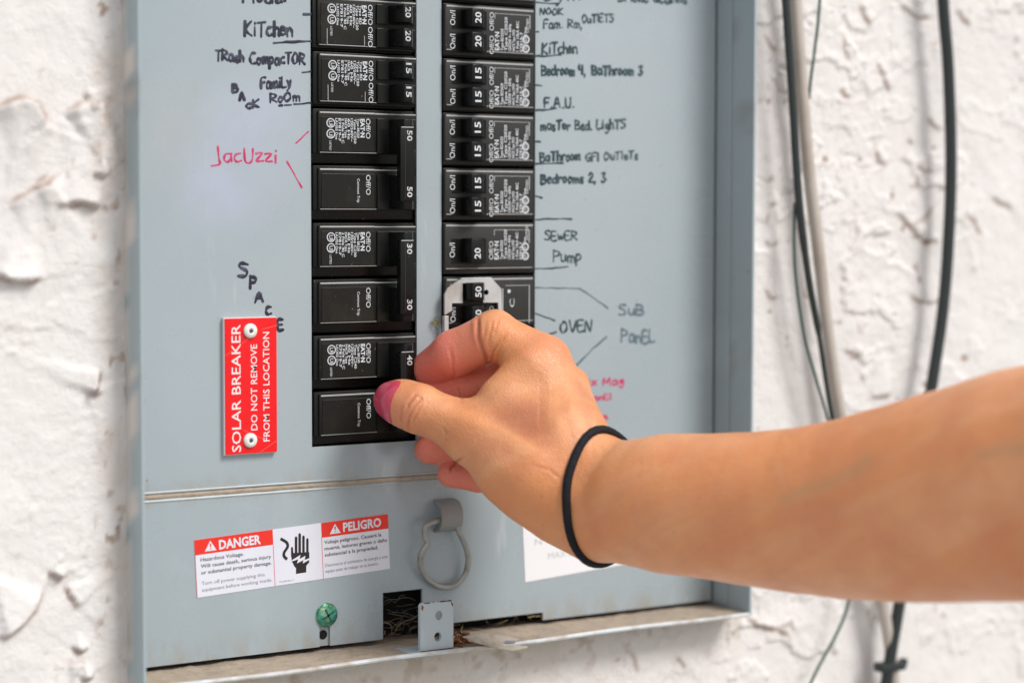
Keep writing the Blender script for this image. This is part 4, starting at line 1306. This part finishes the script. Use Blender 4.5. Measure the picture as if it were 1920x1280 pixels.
cable('wire', [(1543, -200, -.9), (1537, 0, -.86), (1528, 90, -.82), (1520, 150, -.78), (1517, 185, -.6)], .030, CAGR, 'short thin green wire at the top right of the tan cable', 'wire')
cable('wire', [(1490, 380, -.9), (1489, 460, -.92), (1493, 530, -.92), (1508, 630, -.92), (1530, 710, -.92), (1552, 785, -.92), (1580, 900, -.92), (1596, 1060, -.92), (1590, 1130, -.92), (1570, 1185, -.9), (1520, 1280, -.85), (1480, 1400, -.8)],
      .030, CAGR, 'long thin green wire looping left of the hanging cables', 'wire')
mb = MB()
c = P(1668, 1247, -.97)
mb.box(c[0] - .33, c[0] + .33, c[1] - .16, c[1] + .14, c[2] - .10, c[2] + .08, .03)
mb.box(c[0] + .30, c[0] + .42, c[1] - .10, c[1] + .04, c[2] - .03, c[2] + .12, .02)
o = mb.build('cable_clamp', CABK, None, True); tag(o, 'black clamp gathering the cables at the bottom right', 'cable clamp')

# ================================================================== the hand and arm (one continuous surface grown from a distance field)
def J(x, y, Y): return P(x, y, Y)


TIPX = J(770, 760, -.5); ELB = J(2150, 880, -12.5)
ax = (ELB - TIPX) / np.linalg.norm(ELB - TIPX)
ay = np.cross(ax, UP); ay /= np.linalg.norm(ay)
az = np.cross(ax, ay)
LOC = np.stack([ax, ay, az], 0)               # world -> local rows


def rcone(p, a, b, ra, rb):
    """distance to a tapered capsule (approximate, fine for blending)"""
    d = b - a; L2 = d @ d
    t = np.clip(((p - a) @ d) / L2, 0, 1)
    q = p - a - t[..., None] * d
    return np.sqrt((q * q).sum(-1)) - (ra + (rb - ra) * t)


def smin(a, b, k):
    h = np.clip(.5 + .5 * (b - a) / k, 0, 1)
    return b * (1 - h) + a * h - k * h * (1 - h)


SEGS = []                                     # groups: (k inside, k joining, [(a,b,ra,rb)...])
def grp(kin, kjoin, *segs): SEGS.append((kin, kjoin, segs))


wr_t, wr_b = J(1146, 906, -3.75), J(1120, 972, -3.75)
FA = [(1200, 942, -4.5, 1.00), (1300, 947, -5.35, 1.11), (1400, 954, -6.2, 1.165), (1500, 957, -7.05, 1.26), (1600, 953, -7.9, 1.37), (1700, 942, -8.75, 1.48),
      (1800, 927, -9.6, 1.58), (1920, 908, -10.6, 1.69), (2060, 885, -11.8, 1.77)]
arm = []
for a, b in zip(FA[:-1], FA[1:]): arm.append((J(*a[:3]), J(*b[:3]), a[3], b[3]))
arm += [(wr_t, J(1230, 920, -4.8), .61, .88), (wr_b, J(1230, 968, -4.8), .61, .84)]
arm.append((wr_t, wr_b, .62, .62))
# palm and metacarpals
IM, MM, RM, PM = J(1022, 678, -2.25), J(1066, 728, -2.25), J(1080, 790, -2.15), J(1078, 850, -2.2)
arm += [(IM, J(1085, 880, -3.5), .40, .62), (MM, J(1100, 880, -3.5), .36, .60), (RM, J(1110, 920, -3.4), .42, .6), (PM, J(1105, 970, -3.3), .45, .62)]
# thumb side mass: thenar and the web muscle
TM, TC = J(890, 812, -2.05), J(1005, 892, -3.1)
arm += [(TM, TC, .55, .70), (TC, wr_b, .68, .62), (J(960, 880, -2.7), J(1045, 948, -3.2), .60, .60), (J(955, 768, -2.35), J(1045, 825, -3.05), .50, .72), (J(940, 737, -2.2), J(995, 692, -2.35), .30, .46)]
grp(.34, .2, *arm)
TI, TT = J(786, 766, -1.38), J(736, 750, -.86)
grp(.16, .22, (TM, J(835, 787, -1.72), .53, .40), (J(835, 787, -1.72), TI, .40, .415), (TI, J(755, 755, -1.08), .415, .39), (J(755, 755, -1.08), TT, .39, .33))
II, ID, IT = J(926, 628, -1.75), J(853, 662, -1.12), J(806, 691, -.52)
grp(.10, .14, (IM, II, .46, .41), (II, ID, .42, .41), (ID, IT, .41, .335))
MI, MD, MT = J(960, 704, -1.36), J(868, 730, -.88), J(800, 750, -.48)
grp(.10, .03, (MM, MI, .38, .37), (MI, MD, .36, .34), (MD, MT, .34, .29))
RI, RD, RT_ = J(960, 808, -1.15), J(868, 842, -.80), J(804, 842, -.50)
grp(.10, .03, (RM, RI, .38, .36), (RI, RD, .35, .32), (RD, RT_, .32, .27))
PI_, PD, PT = J(975, 880, -1.45), J(898, 892, -1.12), J(845, 888, -.84)
grp(.10, .03, (PM, PI_, .34, .32), (PI_, PD, .31, .28), (PD, PT, .28, .25))

RES = .040
allp = np.array([q for _, _, s in SEGS for g_ in s for q in g_[:2]]) @ LOC.T
lo_, hi_ = allp.min(0) - [1.0, 1.9, 1.9], allp.max(0) + [2.0, 1.9, 1.9]
N = np.ceil((hi_ - lo_) / RES).astype(int) + 1
gxs = [lo_[i] + np.arange(N[i]) * RES for i in range(3)]


def field_of(segs, k, pad):
    """distance array over the bounding box of segs"""
    pts = np.array([q for s in segs for q in s[:2]]) @ LOC.T
    rmax = max(max(s[2:]) for s in segs)
    i0 = np.maximum(((pts.min(0) - rmax - pad - lo_) / RES).astype(int), 0)
    i1 = np.minimum(((pts.max(0) + rmax + pad - lo_) / RES).astype(int) + 2, N)
    D = np.full(tuple(i1 - i0), 5.0, dtype=np.float32)
    for (a, b, ra, rb) in segs:
        la, lb = LOC @ a, LOC @ b
        m = max(ra, rb) + pad
        j0 = np.maximum(((np.minimum(la, lb) - m - lo_) / RES).astype(int), i0)
        j1 = np.minimum(((np.maximum(la, lb) + m - lo_) / RES).astype(int) + 2, i1)
        if (j1 <= j0).any(): continue
        G = np.stack(np.meshgrid(*[gxs[i][j0[i]:j1[i]].astype(np.float32) for i in range(3)], indexing='ij'), -1)
        d = rcone(G, la.astype(np.float32), lb.astype(np.float32), ra, rb)
        s_ = tuple(slice(j0[i] - i0[i], j1[i] - i0[i]) for i in range(3))
        D[s_] = smin(D[s_], d, k)
    return D, i0, i1


FLD = np.full(tuple(N), 5.0, dtype=np.float32)
for kin, kj, segs in SEGS:
    D, i0, i1 = field_of(segs, kin, .42)
    s_ = tuple(slice(i0[i], i1[i]) for i in range(3))
    FLD[s_] = smin(FLD[s_], D, kj)


def trilerp(p):
    """field value at world points (inches)"""
    q = (np.asarray(p) @ LOC.T - lo_) / RES
    q = np.clip(q, 0, np.array(FLD.shape) - 1.001)
    i = q.astype(int); f = q - i
    r = 0
    for dx in (0, 1):
        for dy in (0, 1):
            for dz in (0, 1):
                w_ = (f[:, 0] if dx else 1 - f[:, 0]) * (f[:, 1] if dy else 1 - f[:, 1]) * (f[:, 2] if dz else 1 - f[:, 2])
                r = r + w_ * FLD[i[:, 0] + dx, i[:, 1] + dy, i[:, 2] + dz]
    return r


def surface_nets(Fd):
    s = Fd < 0
    nx_, ny_, nz_ = Fd.shape
    cnt = np.zeros((nx_ - 1, ny_ - 1, nz_ - 1), dtype=np.int8)
    for a in (0, 1):
        for b in (0, 1):
            for c in (0, 1):
                cnt += s[a:nx_ - 1 + a, b:ny_ - 1 + b, c:nz_ - 1 + c]
    act = np.argwhere((cnt > 0) & (cnt < 8))
    idx = np.full(cnt.shape, -1, dtype=np.int32)
    idx[act[:, 0], act[:, 1], act[:, 2]] = np.arange(len(act))
    acc = np.zeros((len(act), 3)); num = np.zeros(len(act))
    cor = [(a, b, c) for a in (0, 1) for b in (0, 1) for c in (0, 1)]
    for i, c0 in enumerate(cor):
        for c1 in cor[i + 1:]:
            if sum(abs(u - v) for u, v in zip(c0, c1)) != 1: continue
            v0 = Fd[act[:, 0] + c0[0], act[:, 1] + c0[1], act[:, 2] + c0[2]]
            v1 = Fd[act[:, 0] + c1[0], act[:, 1] + c1[1], act[:, 2] + c1[2]]
            m = (v0 < 0) != (v1 < 0)
            t = np.where(m, v0 / np.where(m, v0 - v1, 1), 0)
            pt = np.array(c0) + t[:, None] * (np.array(c1) - np.array(c0))
            acc[m] += pt[m]; num[m] += 1
    verts = act + acc / num[:, None]
    quads = []
    for axis in range(3):
        o1, o2 = [(1, 2), (2, 0), (0, 1)][axis]
        sl0 = [slice(None)] * 3; sl1 = [slice(None)] * 3
        sl0[axis] = slice(0, -1); sl1[axis] = slice(1, None)
        a, b = s[tuple(sl0)], s[tuple(sl1)]
        e = np.argwhere(a != b)
        e = e[(e[:, o1] > 0) & (e[:, o2] > 0) & (e[:, o1] < Fd.shape[o1] - 1) & (e[:, o2] < Fd.shape[o2] - 1)]
        ins = a[e[:, 0], e[:, 1], e[:, 2]]
        d1 = np.zeros(3, int); d1[o1] = 1; d2 = np.zeros(3, int); d2[o2] = 1
        c = [e - d1 - d2, e - d2, e, e - d1]
        q = np.stack([idx[k_[:, 0], k_[:, 1], k_[:, 2]] for k_ in c], 1)
        q[~ins] = q[~ins][:, ::-1]
        quads.append(q)
    return verts, np.concatenate(quads)


vv, qq = surface_nets(FLD)
# relax a little
for _ in range(3):
    E_a = np.concatenate([qq[:, [0, 1]], qq[:, [1, 2]], qq[:, [2, 3]], qq[:, [3, 0]]])
    acc = np.zeros_like(vv); num = np.zeros(len(vv))
    np.add.at(acc, E_a[:, 0], vv[E_a[:, 1]]); np.add.at(num, E_a[:, 0], 1)
    np.add.at(acc, E_a[:, 1], vv[E_a[:, 0]]); np.add.at(num, E_a[:, 1], 1)
    vv = vv * .5 + .5 * acc / num[:, None]
wv = (vv * RES + lo_) @ LOC                   # world inches
# one round of subdivision through the modifier
me = bpy.data.meshes.new('tmp'); me.from_pydata((wv * IN).tolist(), [], qq.tolist())
to = bpy.data.objects.new('tmp', me); sc.collection.objects.link(to)
md = to.modifiers.new('s', 'SUBSURF'); md.levels = 1; md.render_levels = 1
dg = bpy.context.evaluated_depsgraph_get()
me2 = bpy.data.meshes.new_from_object(to.evaluated_get(dg))
nv = len(me2.vertices)
co = np.zeros(nv * 3, dtype=np.float32); me2.vertices.foreach_get('co', co); co = co.reshape(-1, 3) / IN
no = np.zeros(nv * 3, dtype=np.float32); me2.vertex_normals.foreach_get('vector', no); no = no.reshape(-1, 3)
lv = np.zeros(len(me2.loops), dtype=np.int32); me2.loops.foreach_get('vertex_index', lv)
quads = lv.reshape(-1, 4)
bpy.data.objects.remove(to); bpy.data.meshes.remove(me); bpy.data.meshes.remove(me2)

sx_, sy_, sz_ = project(co)
facing = ((CAM - co) * no).sum(1) > 0
# creases as real dents: (pixel polyline, width px, depth inches)
CREASES = [
 ([(782, 737), (775, 745), (766, 757), (762, 768)], 3.0, .020), ([(779, 740), (790, 748), (776, 764), (767, 780), (764, 800), (766, 808)], 2.4, .016),
 ([(797, 752), (786, 766), (777, 783), (773, 797)], 2.2, .010), ([(755, 758), (751, 770), (750, 785), (754, 797)], 2.4, .010),
 ([(803, 755), (795, 768), (789, 780)], 2.2, .006),
 ([(897, 588), (896, 605), (897, 630), (903, 650), (912, 672), (916, 690)], 3.5, .035),
 ([(925, 600), (919, 625), (913, 650)], 3.0, .014), ([(940, 632), (925, 660), (920, 688)], 2.8, .020), ([(952, 620), (938, 650), (930, 682)], 3.0, .015), ([(946, 655), (935, 680)], 2.5, .010), ([(935, 596), (930, 615), (925, 632)], 2.6, .010),
 ([(912, 610), (907, 630), (908, 650)], 3, .010),
 ([(842, 650), (848, 672), (852, 700), (848, 722)], 3.0, .012), ([(856, 720), (861, 735), (866, 752)], 2.6, .016),
 ([(868, 858), (855, 866), (846, 876), (845, 884)], 2.6, .026),
 ([(905, 735), (880, 750), (850, 756)], 3, .004),
 ([(1052, 690), (1070, 760), (1092, 850)], 13, -.022), ([(1030, 690), (1040, 770), (1070, 860)], 13, -.016), ([(800, 765), (870, 785), (950, 815), (1030, 865)], 13, -.020),
 ([(830, 800), (838, 815)], 2.4, .010), ([(990, 870), (1030, 880), (1060, 905)], 3, .006),
]
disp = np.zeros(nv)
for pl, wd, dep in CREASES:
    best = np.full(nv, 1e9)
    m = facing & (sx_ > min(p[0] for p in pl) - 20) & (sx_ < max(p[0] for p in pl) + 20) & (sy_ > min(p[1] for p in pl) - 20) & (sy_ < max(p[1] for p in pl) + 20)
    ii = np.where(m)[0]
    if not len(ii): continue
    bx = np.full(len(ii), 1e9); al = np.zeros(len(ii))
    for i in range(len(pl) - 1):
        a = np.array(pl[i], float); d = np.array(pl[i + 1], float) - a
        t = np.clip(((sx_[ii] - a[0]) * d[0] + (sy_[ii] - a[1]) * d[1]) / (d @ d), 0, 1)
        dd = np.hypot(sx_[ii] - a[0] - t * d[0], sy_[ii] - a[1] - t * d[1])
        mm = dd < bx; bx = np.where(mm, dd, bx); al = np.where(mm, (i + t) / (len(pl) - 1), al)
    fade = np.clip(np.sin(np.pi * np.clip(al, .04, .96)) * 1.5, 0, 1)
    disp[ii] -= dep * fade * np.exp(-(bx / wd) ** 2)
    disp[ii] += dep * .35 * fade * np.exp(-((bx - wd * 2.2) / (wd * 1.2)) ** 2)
# bony knuckles, tendons, ulna bump and slow muscle relief
def blob(c, r, h): disp[:] += h * np.exp(-((co - c) ** 2).sum(1) / r ** 2)
blob(J(985, 800, -3.0), .45, -.03); blob(J(1030, 655, -2.55), .30, .05); blob(J(1085, 705, -2.5), .30, .05); blob(J(938, 592, -1.8), .22, .03)
blob(J(1340, 810, -6.4), .9, .05)
disp += .012 * (fbm(co[:, 0] * 2.1 + 5, (co[:, 1] + co[:, 2]) * 2.1, 401, 3) - .5)
disp += .0045 * (fbm(co[:, 0] * 16, co[:, 2] * 16 + co[:, 1] * 9, 402, 3) - .5)
co2 = co + no * disp[:, None]
# redness of the fingers, knuckles and finger tips; faint blue vein; orange tan
def near(c, r): return np.exp(-((co - c) ** 2).sum(1) / r ** 2)
red = np.zeros(nv)
for (a, b, r, v) in ((ID, IT, .75, 1.0), (II + (ID - II) * .30, ID, .62, .9), (MI, MD, .55, .9), (MD, MT, .6, 1.0), (RD, RT_, .62, .85), (PD, PT, .55, .85), (TI, TT, .30, .12)):
    d = b - a; t = np.clip(((co - a) @ d) / (d @ d), 0, 1); e = co - a - t[:, None] * d
    dist = np.sqrt((e * e).sum(1))
    red = np.maximum(red, v * sstep(-dist, -r, -r * .45))
red = np.maximum(red, .12 * near(J(1030, 655, -2.6), .5)); red = np.maximum(red, .25 * near(J(760, 778, -1.5), .4))
pale = sstep(fbm(co[:, 0] * .7, co[:, 2] * 1.3 + co[:, 1] * .7, 411, 4), .38, .64)
vein = np.zeros(nv)
for pl in ([(1470, 935), (1520, 915), (1560, 902), (1600, 884), (1625, 860)], [(1840, 850), (1880, 842), (1940, 838)]):
    bx = np.full(nv, 1e9)
    for i in range(len(pl) - 1):
        a = np.array(pl[i], float); d = np.array(pl[i + 1], float) - a
        t = np.clip(((sx_ - a[0]) * d[0] + (sy_ - a[1]) * d[1]) / (d @ d), 0, 1)
        bx = np.minimum(bx, np.hypot(sx_ - a[0] - t * d[0], sy_ - a[1] - t * d[1]))
    vein = np.maximum(vein, np.exp(-(bx / 13) ** 2) * facing)

SKIN = Mat('skin', (.69, .282, .112, 1), .48, 0, .45)
SKIN.tint(SKIN.attr('pale'), (.73, .345, .165, 1), .9)
SKIN.tint(SKIN.ramp(SKIN.noise(38, 4, .6), .42, .68), (.62, .225, .095, 1), .6)
SKIN.tint(SKIN.ramp(SKIN.noise(150, 3), .55, .72), (.60, .30, .19, 1), .25)
SKIN.tint(SKIN.attr('red'), (.80, .20, .16, 1), .9)
SKIN.tint(SKIN.attr('vein'), (.48, .27, .13, 1), .5)
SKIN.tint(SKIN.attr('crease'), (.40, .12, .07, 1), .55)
SKIN.tint(SKIN.ramp(SKIN.noise(420, 2), .70, .76), (.40, .15, .07, 1), .5)
SKIN.tint(SKIN.ramp(SKIN.noise(120, 4, .7), .60, .74), (.62, .20, .11, 1), .4)
SKIN.b.inputs['Subsurface Weight'].default_value = .16
SKIN.b.inputs['Subsurface Radius'].default_value = (1.0, .35, .18)
SKIN.b.inputs['Subsurface Scale'].default_value = .0045
vor = SKIN.n.new('ShaderNodeTexVoronoi'); vor.feature = 'DISTANCE_TO_EDGE'; vor.inputs['Scale'].default_value = 850
SKIN.l.new(SKIN.tc.outputs['Object'], vor.inputs['Vector'])
SKIN.bump(SKIN.ramp(vor.outputs['Distance'], 0, .25), .5, .00019)
SKIN.bump(SKIN.noise(330, 5, .7), .5, .0005)
SKIN.bump(SKIN.noise(80, 3, .5), .3, .0012)
SKIN.rough(SKIN.ramp(SKIN.noise(90, 3), .3, .7, .34, .50))

person = thing('person', 'bare tanned arm with a pink thumb nail pinching the lowest left breaker handle', 'person', tuple(J(1150, 940, -3.9)))
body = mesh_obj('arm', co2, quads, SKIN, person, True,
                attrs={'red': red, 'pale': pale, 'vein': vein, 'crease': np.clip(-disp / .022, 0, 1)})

# ---- nails: shells laid on the finger surface
def on_surface(pts, dirs, off):
    """march from pts along dirs until the field reaches off"""
    p = np.array(pts, float); d = np.array(dirs, float); d /= np.linalg.norm(d, axis=1)[:, None]
    for _ in range(60): p = p + d * ((off - trilerp(p)) * .8)[:, None]
    return p


def nail(axis_a, axis_b, side, w_, l0, l1, mat, name='thumb_nail'):
    """axis from knuckle to tip, side = direction the nail faces"""
    t = axis_b - axis_a; L = np.linalg.norm(t); t = t / L
    s = side - t * (side @ t); s /= np.linalg.norm(s); u = np.cross(t, s)
    nu, nv_ = 22, 18
    P0 = []; D0 = []; ok = []
    for i in range(nu):
        for j in range(nv_):
            a = (i / (nu - 1) - .5) * 2; b = j / (nv_ - 1)
            lim = 1.0 if b < .62 else math.sqrt(max(0, 1 - ((b - .62) / .385) ** 2))
            lim *= (1.0 if b > .12 else math.sqrt(max(0, 1 - ((.12 - b) / .125) ** 2)) * .35 + .65)
            ang = a * w_ * lim
            dr = s * math.cos(ang) + u * math.sin(ang)
            base = axis_a + t * (l0 + (l1 - l0) * b)
            if b > .8: dr = dr + t * (b - .8) * 1.4
            P0.append(base + dr * .2); D0.append(dr)
    o_ = on_surface(P0, D0, .012); i_ = on_surface(P0, D0, -.015)
    n = nu * nv_
    Fq = []
    for i in range(nu - 1):
        for j in range(nv_ - 1):
            a = i * nv_ + j
            Fq.append((a, a + nv_, a + nv_ + 1, a + 1)); Fq.append((n + a + 1, n + a + nv_ + 1, n + a + nv_, n + a))
    edge = [i * nv_ for i in range(nu)] + [(nu - 1) * nv_ + j for j in range(1, nv_)] + [i * nv_ + nv_ - 1 for i in range(nu - 2, -1, -1)] + [j for j in range(nv_ - 2, 0, -1)]
    for k in range(len(edge)):
        a, b = edge[k], edge[(k + 1) % len(edge)]
        Fq.append((b, a, a + n, b + n))
    mb = MB(); mb.add(np.concatenate([o_, i_]), Fq)
    return mb.build(name, mat, person, True)


NAIL = Mat('pink_nail_polish', (.56, .055, .105, 1), .22, 0, .6)
NAIL.tint(NAIL.ramp(NAIL.noise(300, 3), .5, .8), (.64, .10, .17, 1), .5)
NAIL.b.inputs['Coat Weight'].default_value = .4
NAIL.b.inputs['Coat Roughness'].default_value = .12
toCam = (CAM - TT) / np.linalg.norm(CAM - TT)
side = toCam * .80 - RT * .75 + UP * .10
nl = nail(TI, TT + (TT - TI) * .35, side, 1.02, .30, .92, NAIL)
tag(nl, 'chipped glossy pink thumb nail')

# ---- hair tie round the wrist
def loop_on_arm(center, axis, n, off):
    a = axis / np.linalg.norm(axis)
    u = np.cross(a, UP); u /= np.linalg.norm(u); v = np.cross(a, u)
    an = np.linspace(0, 2 * np.pi, n, endpoint=False)
    D0 = np.cos(an)[:, None] * u + np.sin(an)[:, None] * v
    return on_surface(center + D0 * .3, D0, off)


c0 = J(1073, 942, -4.0)
armdir = J(1300, 950, -5.35) - J(1128, 940, -3.95)
armdir = armdir / np.linalg.norm(armdir)
lp = loop_on_arm(c0, armdir - FW * .46 - RT * .0 - UP * .03, 72, .015)
mb = MB(); mb.tube([tuple(p) for p in lp], .077, 12, closed=True)
o = mb.build('hair_tie', TIE, None, True)
tag(o, 'black elastic hair tie worn round the wrist', 'hair tie')
